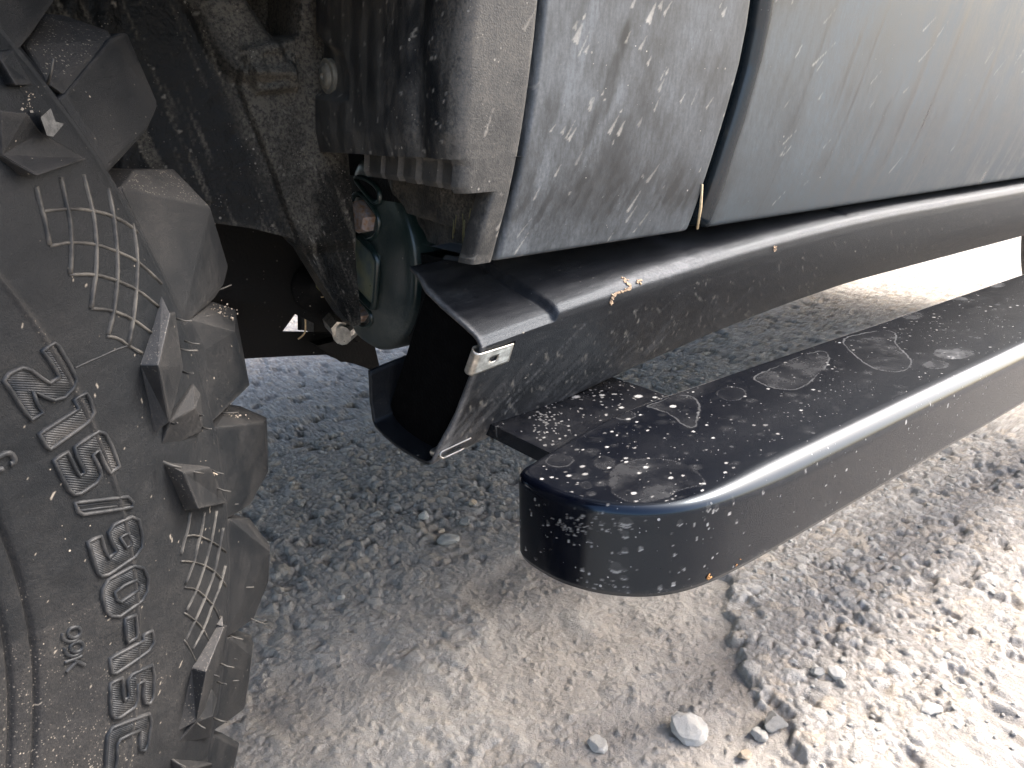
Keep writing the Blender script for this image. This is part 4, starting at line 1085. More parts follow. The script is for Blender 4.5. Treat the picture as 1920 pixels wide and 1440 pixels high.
# ------------------------------------------------------------------ side step
ST, SBOT = CAM_Z - 0.215, CAM_Z - 0.277
FPX = [(962, 905), (966, 880), (975, 897), (1001, 915), (1043, 932), (1094, 948), (1154, 959), (1213, 962), (1260, 957)]
def step():
    # plan outline: front chain from the end round the nose to the straight face, back chain likewise
    Fr = np.array([(.2860, .3553), (.2800, .3538), (.2740, .3500), (.2705, .3440), (.2688, .3360), (.2685, .3270), (.2692, .312), (.2720, .300), (.2785, .285), (.2880, .2715), (.3000, .2600), (.3160, .2510), (.3340, .2460), (.3540, .2435), (.3800, .2425), (.42, .2420)])
    Bk = np.array([(.2860, .3553), (.2880, .3559), (.2920, .3570), (.3080, .3615), (.3260, .3665), (.3460, .3715), (.3700, .3765), (.4000, .3810), (.44, .3830)])
    def chain(P, xs_tail):
        Q = smooth_path(P, 3); L = np.r_[0, np.cumsum(np.hypot(*np.diff(Q, axis=0).T))]
        s = np.linspace(0, 1, 190); Q = np.stack([np.interp(s * L[-1], L, Q[:, 0]), np.interp(s * L[-1], L, Q[:, 1])], 1)
        T = np.stack([xs_tail, np.full(len(xs_tail), P[-1, 1])], 1)
        return np.concatenate([Q, T])
    tail = np.concatenate([np.linspace(.4412, 0.85, 380), np.linspace(0.8525, 1.3, 150), np.linspace(1.31, 1.86, 40)])
    tailF = np.concatenate([np.linspace(.4212, 0.85, 380), tail[380:]])
    A = chain(Fr, tailF); B = chain(Bk, tail); n = len(A)
    def normals(P, sgn):
        t = np.gradient(P, axis=0); t /= np.linalg.norm(t, axis=1)[:, None]; return np.stack([-t[:, 1], t[:, 0]], 1) * sgn
    NA, NB = normals(A, 1), normals(B, -1)           # pointing inwards
    NA[0] = NB[0] = (0.24, -0.97)
    r1, r2 = 0.0155, 0.004
    rt = np.full(n, r1); rb = np.full(n, 0.010)
    cols = []; cd = []
    def ring(P, Nn, inset, z): return np.stack([P[:, 0] + Nn[:, 0] * inset, P[:, 1] + Nn[:, 1] * inset, np.full(n, z)], 1)
    fr = np.linspace(0, 1, 15)
    # front: bottom -> up the face -> fillet -> across the top -> back fillet -> down
    nose = sstep(0.30, 0.42, A[:, 0])[:, None]
    rr = 0.0065 + 0.009 * nose[:, 0]
    for q in np.linspace(0, 1, 72):
        c_ = ring(A, NA, 0, SBOT); c_[:, 2] = SBOT + r2 + q * (ST - rr - SBOT - r2); cols.append(c_); cd.append('f')
    for a in np.linspace(0, math.pi / 2, 17)[1:]: 
        rr = 0.0065 + 0.009 * nose[:, 0]
        cols.append(np.stack([A[:, 0] + NA[:, 0] * rr * (1 - math.cos(a)), A[:, 1] + NA[:, 1] * rr * (1 - math.cos(a)), ST - rr + rr * math.sin(a)], 1) if True else None); cd.append('e')
    Ai = cols[-1].copy(); rbk = 0.007
    Bi = ring(B, NB, rbk, ST)
    for s in np.linspace(0, 1, 150)[1:]:
        cols.append(Ai * (1 - s) + Bi * s); cd.append('t')
    for a in np.linspace(math.pi / 2, 0, 7)[1:]: cols.append(np.stack([B[:, 0] + NB[:, 0] * rbk * (1 - math.cos(a)), B[:, 1] + NB[:, 1] * rbk * (1 - math.cos(a)), np.full(n, ST - rbk + rbk * math.sin(a))], 1)); cd.append('b')
    cols.append(ring(B, NB, 0, SBOT + 0.004)); cols.append(ring(B, NB, 0.004, SBOT)); cols.append(ring(A, NA, 0.004, SBOT)); cols.append(ring(A, NA, 0.001, SBOT + 0.001)); cols.append(ring(A, NA, 0, SBOT + r2))
    P = np.stack(cols, 1)
    P[..., 2] += 0.0005 * (fbm(P[..., 0] * 9, P[..., 1] * 20, 4, 2) - 0.5)
    X, Y, Z = P[..., 0], P[..., 1], P[..., 2]
    d = np.zeros(X.shape); mud = np.zeros(X.shape)
    istop = np.array([c == 't' for c in cd] + [False] * 5)[None, :] & np.ones(n, bool)[:, None]
    isf = np.array([c in 'fe' for c in cd] + [False] * 5)[None, :] & np.ones(n, bool)[:, None]
    T = lambda u, v: onz(u, v, ST)[:2]
    # --- top: dried puddles with a bright rim, traced on the photograph
    def puddle(px, fill, rim, rw=0.0006, blotch=0.75, it=2):
        poly = smooth_loop(np.array([T(u, v) for u, v in px]), it)
        lo = poly.min(0) - 0.01; hi = poly.max(0) + 0.01
        k = istop & (X > lo[0]) & (X < hi[0]) & (Y > lo[1]) & (Y < hi[1])
        if not k.any(): return
        s = poly_sd(X[k], Y[k], poly) 
        nz = fbm(X[k] * 110, Y[k] * 110, int(px[0][0]), 5)
        s = s + 0.0030 * (fbm(X[k] * 150, Y[k] * 150, 40 + int(px[0][0]), 4) - 0.5)
        ins = sstep(0.0008, -0.0010, s) * (0.25 + 1.2 * sstep(0.32, 0.68, fbm(X[k] * 45 + px[0][0], Y[k] * 60, 77, 4)))
        d[k] = np.maximum(d[k], ins * fill * 0.75 * (1 - blotch + 2 * blotch * nz))
        d[k] = np.maximum(d[k], 1.3 * rim * np.exp(-(s / rw) ** 2) * sstep(0.25, 0.6, fbm(X[k] * 60, Y[k] * 60, 5, 3) + 0.12))
    def oval(u, v, a, b, fill, rim, **kw):
        puddle([(u + a * math.cos(q), v + b * math.sin(q)) for q in np.linspace(0, 2 * math.pi, 12, endpoint=False)], fill, rim, **kw)
    puddle([(1208, 762), (1240, 752), (1262, 742), (1300, 741), (1312, 760), (1308, 786), (1305, 801), (1288, 802), (1262, 780), (1236, 768)], 0.24, 0.75)
    puddle([(1408, 708), (1450, 690), (1500, 668), (1545, 655), (1556, 668), (1552, 684), (1536, 700), (1514, 720), (1490, 732), (1450, 728), (1420, 716)], 0.20, 0.75)
    puddle([(1572, 636), (1620, 624), (1662, 618), (1684, 626), (1676, 642), (1696, 662), (1712, 678), (1698, 696), (1664, 698), (1630, 688), (1606, 668)], 0.20, 0.75)
    puddle([(1140, 905), (1150, 875), (1178, 862), (1240, 858), (1290, 872), (1330, 908), (1285, 914), (1240, 938), (1190, 945), (1150, 928)], 0.30, 0.30)
    oval(1049, 864, 26, 12, 0.07, 0.45); oval(1172, 778, 19, 9, 0.36, 0.45); oval(1134, 868, 20, 13, 0.20, 0.25); oval(1372, 738, 27, 13, 0.36, 0.35)
    oval(1788, 662, 40, 12, 0.50, 0.2); oval(1755, 684, 24, 8, 0.36, 0.3); oval(1800, 562, 15, 5, 0.45, 0.3); oval(1710, 592, 22, 7, 0.25, 0.2); oval(1870, 534, 16, 5, 0.45, 0.2)
    oval(1085, 894, 18, 6, 0.22, 0.15); oval(1094, 882, 12, 5, 0.28, 0.1); oval(1108, 926, 9, 5, 0.4, 0.1); oval(1098, 910, 8, 7, 0.3, 0.2)
    r = np.random.default_rng(3)
    sm = istop
    haze = 0.14 * sstep(0.42, 0.75, fbm(X * 17, Y * 26, 8, 5)) * sstep(0.30, 0.37, Y) + 0.04 * fbm(X * 60, Y * 60, 9, 4)
    d += np.where(istop, haze * sstep(1.2, 0.45, X) + 0.12 * sstep(0.55, 1.0, X) * fbm(X * 50, Y * 90, 12, 3), 0)
    def dot(x, y, a, b, val, arr):
        k = istop & (np.abs(X - x) < a * 1.5) & (np.abs(Y - y) < b * 1.5)
        if k.any():
            q = np.hypot((X[k] - x) / a, (Y[k] - y) / b); arr[k] = np.maximum(arr[k], val * (sstep(1.1, 0.75, q) if arr is mud else sstep(1.25, 0.15, q) * (0.4 + 1.1 * fbm(X[k] * 500, Y[k] * 500, 6, 3))))
    for (u, v, w) in ((1262, 762, 11), (1016, 898, 5.5), (1035, 895, 5), (1000, 909, 4), (1024, 914, 4), (1020, 923, 9), (1138, 838, 5.5), (1147, 809, 4.5), (1123, 783, 7), (1165, 764, 5), (1211, 876, 8), (1174, 866, 5), (1142, 877, 4.5), (1258, 896, 7), (1188, 925, 8), (1112, 942, 5),
                      (1337, 821, 5), (1199, 744, 5), (1095, 790, 4), (1053, 836, 3), (1090, 808, 3), (1194, 791, 4), (1201, 778, 4), (1318, 920, 5), (1280, 892, 4), (1320, 907, 4), (1360, 886, 4), (1170, 946, 5), (1250, 940, 5), (1208, 946, 5), (1157, 816, 3), (1325, 797, 4), (1300, 809, 5), (1362, 868, 5), (1214, 807, 4), (1300, 735, 3)):
        p = T(u, v); q = T(u + w, v); a = abs(q[0] - p[0]) * 0.75 + 0.0004; dot(p[0], p[1], a, a * 0.85, 0.95, mud)
    for _ in range(620):
        x = 0.27 + 0.75 * r.random() ** 1.5; y = 0.245 + 0.135 * r.random(); a = 0.0005 + 0.0014 * r.random() ** 4; dot(x, y, a * (1.0 + 0.4 * r.random()), a, r.uniform(0.2, 0.75), mud if r.random() < 0.45 else d)
    for _ in range(260):
        x = r.uniform(0.3, 1.1); y = 0.25 + 0.12 * r.random(); a = 0.002 + 0.004 * r.random() ** 2; dot(x, y, a * 1.3, a, r.uniform(0.10, 0.34), d)
    # --- front face: splashes with a pale lower rim, scuffs
    Pn = A
    arc = np.r_[0, np.cumsum(np.hypot(*np.diff(A, axis=0).T))][:, None] + 0 * X
    def fdot(a0, z0, w, hgt, rim, body_):
        k = isf & (np.abs(arc - a0) < w * 2) & (np.abs(Z - z0) < hgt * 2)
        if k.any():
            q = np.hypot((arc[k] - a0) / w, (Z[k] - z0) / hgt); low = sstep(0.2, -0.8, (Z[k] - z0) / hgt)
            mud[k] = np.maximum(mud[k], rim * sstep(1.1, 0.9, q) * sstep(0.35, 0.75, q * low) + body_ * sstep(1.05, 0.85, q))
    def face(u, v):
        # nearest outline point along the sight line
        rr = ray(u, v); best = None
        xy = np.stack([A[:, 0], A[:, 1]], 1); cr = np.abs(xy[:, 0] * rr[1] - xy[:, 1] * rr[0]); k = np.argsort(cr)[:12]; k = k[np.argmin(np.hypot(*xy[k].T))]
        tt = np.hypot(*xy[k]) / math.hypot(rr[0], rr[1]); return arc[k, 0], CAM_Z + rr[2] * tt
    for (u, v, w, h) in ((1157, 984, 9, 5), (1192, 979, 12, 8), (1186, 1003, 7, 8), (1164, 1031, 6, 6), (1142, 1035, 4, 3), (1135, 1063, 12, 11), (1148, 1081, 8, 5), (1178, 1069, 5, 3), (1195, 1101, 6, 3), (1177, 1119, 8, 4), (1087, 1014, 5, 4), (1060, 1019, 4, 3), (1003, 1033, 4, 3), (996, 1046, 4, 4), (1295, 982, 5, 7), (1343, 954, 5, 8), (1359, 954, 5, 7), (1390, 940, 3, 8), (1005, 983, 3, 3), (996, 945, 3, 4), (1408, 998, 3, 4), (1200, 1110, 4, 5)):
        a0, z0 = face(u, v); s = 0.0004 * 0.85
        fdot(a0, z0, w * s, h * s * 1.1, 0.55, 0.05)
    for _ in range(150):
        a0 = 0.5 * r.random() ** 1.6; z0 = r.uniform(SBOT + 0.004, ST - 0.008); w = 0.0003 + 0.0012 * r.random() ** 3; fdot(a0, z0, w, w * r.uniform(0.9, 1.7), 0.7, r.uniform(0.1, 0.8))
    for (u0, v0, n0, spread) in ((1050, 985, 60, 0.007), (1110, 975, 45, 0.010), (1095, 1095, 25, 0.006)):
        a0, z0 = face(u0, v0)
        for _ in range(n0):
            w = 0.00025 + 0.0005 * r.random() ** 2; fdot(a0 + r.normal() * spread, z0 + r.normal() * spread * 0.5, w * 1.6, w, 0.3, r.uniform(0.1, 0.45))
    d += np.where(~istop & ~isf, 0.06, 0); d += np.where(isf, 0.16 * (fbm(arc * 60, Z * 60, 18, 5) - 0.5), 0)
    d += np.where(isf, 0.32 * sstep(0.006, 0.0, Z - SBOT - 0.003) * fbm(arc * 90, Z * 0, 20, 3), 0)
    tape = sstep(0.0045, 0.0035, np.abs(arc - face(1385, 1015)[0])) * sstep(0.012, 0.0, np.abs(Z - face(1385, 1015)[1]) - 0.008); d += np.where(isf, 0.10 * tape * fbm(arc * 400, Z * 40, 3, 2), 0)
    o = grid_obj('side_step', P, M_STEP, car, attrs=dict(dust=np.clip(d, 0, 1), mud=np.clip(mud, 0, 1)), label='glossy black side step bar with a rounded end, spotted with dried mud', sharp=45)
    # end cap between the two chains at the blunt end
    return o, A, face
stepo, SA, sface = step()
# rust spots at the lower edge
mb = MB()
for (u, v, n_) in ((1339, 1087, 4), (1395, 1058, 2), (1257, 974, 1)):
    for k in range(n_):
        a0, z0 = sface(u + random.uniform(-6, 6), v + random.uniform(-5, 4)); z0 = max(z0, SBOT + 0.002)
        rr = ray(u, v); i = int(np.argmin(np.abs(np.r_[0, np.cumsum(np.hypot(*np.diff(SA, axis=0).T))] - a0))); p = np.array([SA[i, 0], SA[i, 1] - 0.0004, z0])
        q = [p + np.array([random.uniform(-.002, .002), 0, random.uniform(-.001, .002)]) for _ in range(2)]
        mb.tube([q[0], q[1]], random.uniform(0.0003, 0.0008), 6)
M_ORANGE = simple('orange_rust', (0.36, 0.17, 0.05), 0.85, 0, 0.4, 900)
mb.build('rust_spots', M_ORANGE, stepo, kind='stuff')

# bracket under the step
def bracket():
    z = CAM_Z - 0.2385; x0, x1 = 0.3405, 0.5015; nx, ny = 150, 190
    X, Y = np.meshgrid(np.linspace(x0, x1, nx), np.linspace(0.35, 0.66, ny)); Z = np.full(X.shape, z)
    d = 0.10 + 0.3 * (fbm(X * 50, Y * 50, 3, 4) - 0.4); mud = np.zeros(X.shape); r = np.random.default_rng(9)
    def dot(x, y, a, v):
        q = np.hypot((X - x) / (a * 1.15), (Y - y) / a); np.maximum(mud, v * sstep(1.1, 0.7, q), out=mud)
    for (u, v, w) in ((1197, 743, 9), (1129, 741, 6), (1114, 742, 3), (1150, 739, 4), (1165, 764, 5), (1107, 731, 3), (1080, 744, 9), (1163, 722, 3), (1128, 733, 3), (1228, 745, 5)):
        p = onz(u, v, z); dot(p[0], p[1], 0.00042 * w, 0.95)
    for _ in range(240):
        dot(r.uniform(x0, x1), r.uniform(0.38, 0.52), 0.0004 + 0.0013 * r.random() ** 3, r.uniform(0.4, 0.9))
    for _ in range(80):
        p = onz(1022 + r.normal() * 14, 792 + r.normal() * 16, z); dot(p[0], p[1], 0.0005 + 0.0006 * r.random(), r.uniform(0.5, 0.9))
    P = np.stack([X, Y, Z], -1)
    for dz in (0.012,):
        for ax in (0, 1):
            a = (P[:1] if ax == 0 else P[:, :1]).copy(); b = (P[-1:] if ax == 0 else P[:, -1:]).copy(); a[..., 2] = z - dz; b[..., 2] = z - dz
            P = np.concatenate([a, P, b], ax); d = np.pad(d, ((1, 1), (0, 0)) if ax == 0 else ((0, 0), (1, 1)), mode='edge'); mud = np.pad(mud, ((1, 1), (0, 0)) if ax == 0 else ((0, 0), (1, 1)))
    o = grid_obj('step_bracket', P, M_STEP, stepo, attrs=dict(dust=np.clip(d, 0, 1), mud=mud), sharp=40)
    mb = MB(); mb.box(((x0 + x1) / 2, 0.52, z - 0.02), (0.05, 0.30, 0.03)); mb.build('bracket_web', M_CHASSIS, stepo, smooth=False)
bracket()

# ------------------------------------------------------------------ front wheel, steered outwards
HUB = np.array([-.2069, .2398, -.1809 + CAM_Z]); STEER = 0.5
WN = np.array([math.sin(STEER), -math.cos(STEER), 0.0]); E1 = np.array([math.cos(STEER), math.sin(STEER), 0.0]); E2 = np.array([0, 0, 1.0])
PR = np.array([.140, .17, .188, .196, .205, .214, .225, .240, .255, .270, .285, .300, .315, .330, .345, .356, .362, .372, .382, .388])
PW = np.array([-.030, -.016, -.008, .000, .0045, .0070, .0085, .0105, .0120, .0130, .0135, .0130, .0115, .0085, .0045, .0005, -.003, -.016, -.040, -.075])
PR2 = np.linspace(.140, .388, 400); PW2 = np.interp(PR2, PR, PW)
for _ in range(60): PW2[1:-1] = 0.25 * PW2[:-2] + 0.5 * PW2[1:-1] + 0.25 * PW2[2:]
def wprof(r): return np.interp(r, PR2, PW2)
def tpt(th, r, w):
    c, s = np.cos(th), np.sin(th); r = np.asarray(r); w = np.asarray(w)
    return HUB + r[..., None] * (c[..., None] * E1 + s[..., None] * E2) + w[..., None] * WN
def tp(th, r, w): return tpt(np.asarray(th), np.asarray(float(r)), np.asarray(float(w)))
def tnorm(th, r):
    dr = 0.001; k = (wprof(r + dr) - wprof(r - dr)) / (2 * dr); n = WN - k * (math.cos(th) * E1 + math.sin(th) * E2); return n / np.linalg.norm(n)
HC = HUB - np.array([0, 0, CAM_Z])
def pol(u, v, w):
    rr = ray(u, v); t = (WN @ (HC + WN * w)) / (rr @ WN); P = rr * t - HC - WN * w
    return math.atan2(P @ E2, P @ E1), math.hypot(P @ E1, P @ E2)
def polS(u, v, h=0.0):
    w = 0.008
    for _ in range(10):
        th, r = pol(u, v, w); w = 0.5 * w + 0.5 * (float(wprof(min(r, .387))) + h)
    return th, r
def onS(u, v, h=0.0):
    th, r = polS(u, v, h); return tp(th, r, float(wprof(r)) + h), tnorm(th, r)

wheel = empty('front_wheel', tuple(HUB), car)


def carcass():
    th0, th1 = math.radians(-42), math.radians(46)
    tf = np.linspace(th0, th1, 620); tc = np.linspace(th1, th0 + 2 * math.pi, 150)[1:]
    th = np.concatenate([tf, tc]); rr = np.concatenate([np.linspace(.140, .195, 8), np.linspace(.198, .366, 230), np.linspace(.368, .388, 10)])
    T, R_ = np.meshgrid(th, rr, indexing='ij'); Wd = wprof(R_)
    h = np.zeros(T.shape)
    # concentric moulded grooves near the bead, the long text line, the shoulder rib
    for r0, dep, wd in ((.2335, -.0022, .0009), (.2235, -.0022, .0009), (.2135, -.0022, .0009), (.2050, -.002, .001)):
        q = R_ - r0; h += dep * np.exp(-(q / wd) ** 2) + 0.0007 * sstep(0.006, 0.0, np.abs(q - 0.0045))
    h += 0.0011 * np.exp(-((R_ - .2835) / .0012) ** 2)
    h += 0.0016 * np.exp(-((R_ - .3605) / .0010) ** 2)
    h += 0.0012 * (fbm(T * 14, R_ * 40, 3, 4) - 0.5) + 0.00015 * (fbm(T * 190, R_ * 600, 5, 3) - 0.5)
    P = tpt(T, R_, Wd + h)
    d = 0.06 + 0.26 * sstep(.30, -.35, T) + 0.12 * sstep(.335, .30, R_) + 0.5 * np.exp(-((R_ - .2835) / .0018) ** 2) + 0.55 * np.exp(-((R_ - .3612) / .0010) ** 2) * (_hash(np.floor(T * 400), np.floor(T * 0), 2) * 0.6 + 0.4)  # value rises towards the lower tyre and inwards
    for r0 in (.2335, .2235, .2135): d += 0.55 * np.exp(-((R_ - r0 - .0004) / .0013) ** 2)
    d *= 0.55 + 0.9 * fbm(T * 40, R_ * 120, 7, 4)
    d += 0.30 * (T < -0.1) * sstep(.31, .27, R_)
    mud = np.zeros(T.shape); r = np.random.default_rng(8)
    for _ in range(70):
        t0 = r.uniform(-0.6, 0.45); r0 = r.uniform(.205, .35); L = 0.0004 + 0.0022 * r.random() ** 3; w = r.uniform(0.0002, 0.0004); a = r.uniform(-0.5, 1.6)
        dx = (T - t0) * r0; dy = R_ - r0; s = dx * math.cos(a) + dy * math.sin(a); q = -dx * math.sin(a) + dy * math.cos(a)
        mud = np.maximum(mud, 0.6 * ((np.abs(s) < L) & (np.abs(q) < w)))
    n, k = T.shape
    Fc = grid_faces(n, k); last = np.array([[(n - 1) * k + j, (n - 1) * k + j + 1, j + 1, j] for j in range(k - 1)])
    V = P.reshape(-1, 3)
    # tread crown and inner side as a coarse skin
    return mesh_obj('tyre', V, np.concatenate([Fc, last]), M_RUB, wheel, attrs=dict(dust=np.clip(d, 0, 0.8).ravel(), mud=mud.ravel()))
carcass()
# the rest of the carcass: crown, far side wall
th = np.linspace(0, 2 * math.pi, 121)
rr = np.array([.386, .392, .394, .392, .386, .36, .31, .25, .20, .17]); ww = np.array([-.07, -.09, -.115, -.14, -.17, -.225, -.24, -.235, -.21, -.19])
T, R_ = np.meshgrid(th, rr, indexing='ij'); P = tpt(T, R_, np.repeat(ww[None], 121, 0))
grid_obj('inner_sidewall', P, M_RUB, wheel)
# rim
rr = np.array([.193, .188, .180, .176, .176, .150, .120, .085, .060, .0]); ww = np.array([.003, .006, .000, -.02, -.06, -.075, -.055, -.035, -.03, -.03])
T, R_ = np.meshgrid(th, rr, indexing='ij'); P = tpt(T, R_, np.repeat(ww[None], 121, 0))
grid_obj('rim', P, M_STEEL, wheel)
for k in range(5):
    a = 2 * math.pi * k / 5 + 0.3; c = tp(a, 0.07, -0.03); mb = MB(); mb.tube([c, c + WN * 0.018], 0.011, 6); mb.build('wheel_nut', M_STEEL, wheel, smooth=False)


PER = math.radians(32.727)
def rotated(src, ang):
    """a copy of a tyre piece turned about the axle"""
    o = src.copy(); COL.objects.link(o)
    Rm = Matrix.Rotation(ang, 4, Vector(WN)); H = Vector(HUB)
    o.matrix_parent_inverse = src.matrix_parent_inverse @ Matrix.Translation(H) @ Rm @ Matrix.Translation(-H)
    return o

def hull(name, pts, bev=0.0012, dust=0.1):
    bm = bmesh.new(); vs = [bm.verts.new(tuple(p)) for p in pts]
    r = bmesh.ops.convex_hull(bm, input=vs)
    bmesh.ops.delete(bm, geom=[v for v in bm.verts if not v.link_faces], context='VERTS')
    bmesh.ops.dissolve_limit(bm, angle_limit=math.radians(4), verts=bm.verts, edges=bm.edges)
    if bev:
        bmesh.ops.bevel(bm, geom=list(bm.edges), offset=bev, segments=2, profile=0.5, affect='EDGES', clamp_overlap=True)
    bmesh.ops.recalc_face_normals(bm, faces=bm.faces)
    me = bpy.data.meshes.new(name); bm.to_mesh(me); bm.free()
    me.polygons.foreach_set('use_smooth', [False] * len(me.polygons))
    me.materials.append(M_LUG)
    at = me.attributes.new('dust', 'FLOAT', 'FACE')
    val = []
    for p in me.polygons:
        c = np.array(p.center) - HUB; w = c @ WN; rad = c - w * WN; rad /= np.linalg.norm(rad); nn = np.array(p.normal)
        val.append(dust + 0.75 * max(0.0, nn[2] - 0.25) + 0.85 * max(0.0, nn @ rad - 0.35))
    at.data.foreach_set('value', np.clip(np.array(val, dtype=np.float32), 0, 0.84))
    o = bpy.data.objects.new(name, me); link(o, wheel); return o


def lug(front, back=0.075, dust=0.15, bev=0.0013):
    """front: (u, v, depth) of the visible corners; the block runs back under them to the crown"""
    pts = []
    for u, v, w in front:
        th, r = pol(u, v, w); pts.append(tp(th, r, w))
        if w > -0.009: pts.append(tp(th, .3612, -0.0035)); pts.append(tp(th, .3612, -0.02))
        pts.append(tp(th, max(r, .37) if r > .37 else .355, min(w, -0.02) - back))
    return hull('shoulder_lug', pts, bev, dust)
LUGS = {
 0: [(-10, 30, -.004), (44, 78, -.006), (60, 62, -.012), (104, -4, -.03), (60, -60, -.03), (-20, -40, -.01)],
 1: [(122, 174, -.003), (206, 308, -.003), (207, 74, -.026), (226, 62, -.036), (239, 62, -.042), (298, 198, -.028), (276, 245, -.020), (213, 312, -.006)],
 2: [(226, 352, -.003), (252, 318, -.022), (282, 315, -.046), (326, 317, -.046), (394, 388, -.020), (428, 500, -.030), (420, 532, -.028), (402, 560, -.024), (362, 594, -.006), (300, 478, -.003), (346, 588, -.003)],
 3: [(358, 600, -.003), (385, 656, -.004), (440, 622, -.020), (400, 566, -.045), (441, 580, -.048), (468, 722, -.024), (405, 784, -.005)],
 4: [(404, 802, -.003), (428, 764, -.040), (450, 761, -.050), (500, 783, -.046), (424, 852, -.004), (494, 792, -.022), (503, 850, -.034), (503, 885, -.032), (470, 945, -.022), (430, 968, -.005), (426, 940, -.003)],
 5: [(430, 973, -.003), (446, 968, -.035), (468, 972, -.050), (506, 1022, -.046), (438, 1092, -.004), (506, 1034, -.024), (503, 1092, -.032), (476, 1160, -.022), (432, 1190, -.005), (430, 1180, -.003)],
 6: [(430, 1196, -.003), (444, 1189, -.035), (470, 1190, -.050), (475, 1204, -.046), (427, 1258, -.004), (471, 1230, -.022), (467, 1276, -.030), (458, 1329, -.030), (424, 1354, -.020), (398, 1368, -.005), (402, 1350, -.003)],
 7: [(402, 1380, -.003), (418, 1375, -.035), (449, 1393, -.044), (398, 1440, -.004), (446, 1400, -.022), (440, 1440, -.030), (425, 1500, -.022), (378, 1540, -.005), (380, 1520, -.003)],
}
lugs = {}
for k, f in LUGS.items():
    lugs[k] = lug(f, dust=0.30 if k == 2 else 0.04)
top_band = hull('shoulder_lug', [q for u, v, w in ((92, 158, -.003), (125, 182, -.004), (48, 84, -.020), (90, 25, -.055), (120, 28, -.055), (146, 48, -.052), (205, 58, -.046), (214, 74, -.030)) for q in (tp(*pol(u, v, w), w), tp(pol(u, v, w)[0], max(pol(u, v, w)[1], .36), w - .06))], 0.0013, 0.4)
# the remaining lugs all round the tyre
for k in range(2, 10):
    for j in (3, 4, 5): rotated(lugs[j], PER * k)


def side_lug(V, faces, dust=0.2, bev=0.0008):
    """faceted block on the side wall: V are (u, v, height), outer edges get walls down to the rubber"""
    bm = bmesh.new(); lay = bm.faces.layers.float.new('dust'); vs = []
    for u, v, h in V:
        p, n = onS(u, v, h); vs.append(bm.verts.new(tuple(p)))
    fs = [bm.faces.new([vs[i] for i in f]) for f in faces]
    for f, dv in zip(fs, dust if isinstance(dust, (list, tuple)) else [dust] * len(fs)): f[lay] = dv  # value per facet: real dust, and painted light at full value
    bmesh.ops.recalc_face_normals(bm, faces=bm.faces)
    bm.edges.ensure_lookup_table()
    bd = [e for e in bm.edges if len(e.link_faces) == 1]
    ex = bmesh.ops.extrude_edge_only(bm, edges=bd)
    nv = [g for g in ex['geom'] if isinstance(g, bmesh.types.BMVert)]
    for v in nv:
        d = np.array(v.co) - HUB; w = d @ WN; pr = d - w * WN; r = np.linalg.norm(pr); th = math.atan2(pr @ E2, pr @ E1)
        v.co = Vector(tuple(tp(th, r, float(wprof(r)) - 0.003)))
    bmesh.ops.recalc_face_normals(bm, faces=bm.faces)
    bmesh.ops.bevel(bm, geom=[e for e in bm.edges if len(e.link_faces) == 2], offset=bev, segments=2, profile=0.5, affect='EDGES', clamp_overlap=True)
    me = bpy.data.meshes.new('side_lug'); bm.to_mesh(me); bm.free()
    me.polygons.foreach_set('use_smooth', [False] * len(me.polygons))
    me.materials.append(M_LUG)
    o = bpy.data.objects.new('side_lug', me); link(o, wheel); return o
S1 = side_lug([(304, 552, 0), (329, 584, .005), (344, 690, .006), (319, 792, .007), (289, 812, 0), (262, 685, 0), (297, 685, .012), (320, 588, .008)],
              [(0, 7, 6, 5), (7, 1, 2, 6), (6, 2, 3), (5, 6, 3, 4)], [1.0, 0.42, 0.35, 0.62])  # first facet at full value: sky light painted into its tone
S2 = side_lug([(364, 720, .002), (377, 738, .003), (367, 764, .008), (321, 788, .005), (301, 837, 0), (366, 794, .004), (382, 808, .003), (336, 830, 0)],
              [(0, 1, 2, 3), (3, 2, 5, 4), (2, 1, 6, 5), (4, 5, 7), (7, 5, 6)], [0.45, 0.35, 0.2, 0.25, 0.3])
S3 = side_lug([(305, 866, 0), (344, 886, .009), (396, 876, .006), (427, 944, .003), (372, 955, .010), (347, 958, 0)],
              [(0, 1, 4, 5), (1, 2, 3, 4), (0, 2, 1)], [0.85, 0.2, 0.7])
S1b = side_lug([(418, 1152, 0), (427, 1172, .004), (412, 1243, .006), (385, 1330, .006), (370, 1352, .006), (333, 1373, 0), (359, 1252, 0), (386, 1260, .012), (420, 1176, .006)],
               [(0, 8, 7, 6), (8, 1, 2, 7), (7, 2, 3, 4), (6, 7, 4, 5)], [1.0, 0.3, 0.3, 0.7])  # first facet again painted paler to look lit
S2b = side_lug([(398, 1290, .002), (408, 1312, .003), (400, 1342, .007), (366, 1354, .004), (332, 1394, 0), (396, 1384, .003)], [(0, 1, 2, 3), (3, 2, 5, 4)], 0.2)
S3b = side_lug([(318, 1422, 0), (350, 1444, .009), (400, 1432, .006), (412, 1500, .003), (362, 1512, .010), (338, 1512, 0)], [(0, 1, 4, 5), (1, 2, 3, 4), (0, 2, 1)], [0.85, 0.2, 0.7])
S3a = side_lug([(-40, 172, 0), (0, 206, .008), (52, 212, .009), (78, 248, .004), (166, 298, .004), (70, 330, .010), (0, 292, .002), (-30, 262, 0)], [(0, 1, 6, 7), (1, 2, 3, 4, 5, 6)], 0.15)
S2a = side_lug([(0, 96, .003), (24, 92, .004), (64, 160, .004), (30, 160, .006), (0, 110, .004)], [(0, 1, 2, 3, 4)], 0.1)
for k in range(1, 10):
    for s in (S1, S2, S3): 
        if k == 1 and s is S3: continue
        rotated(s, PER * k + (0 if k > 1 else -0.012))
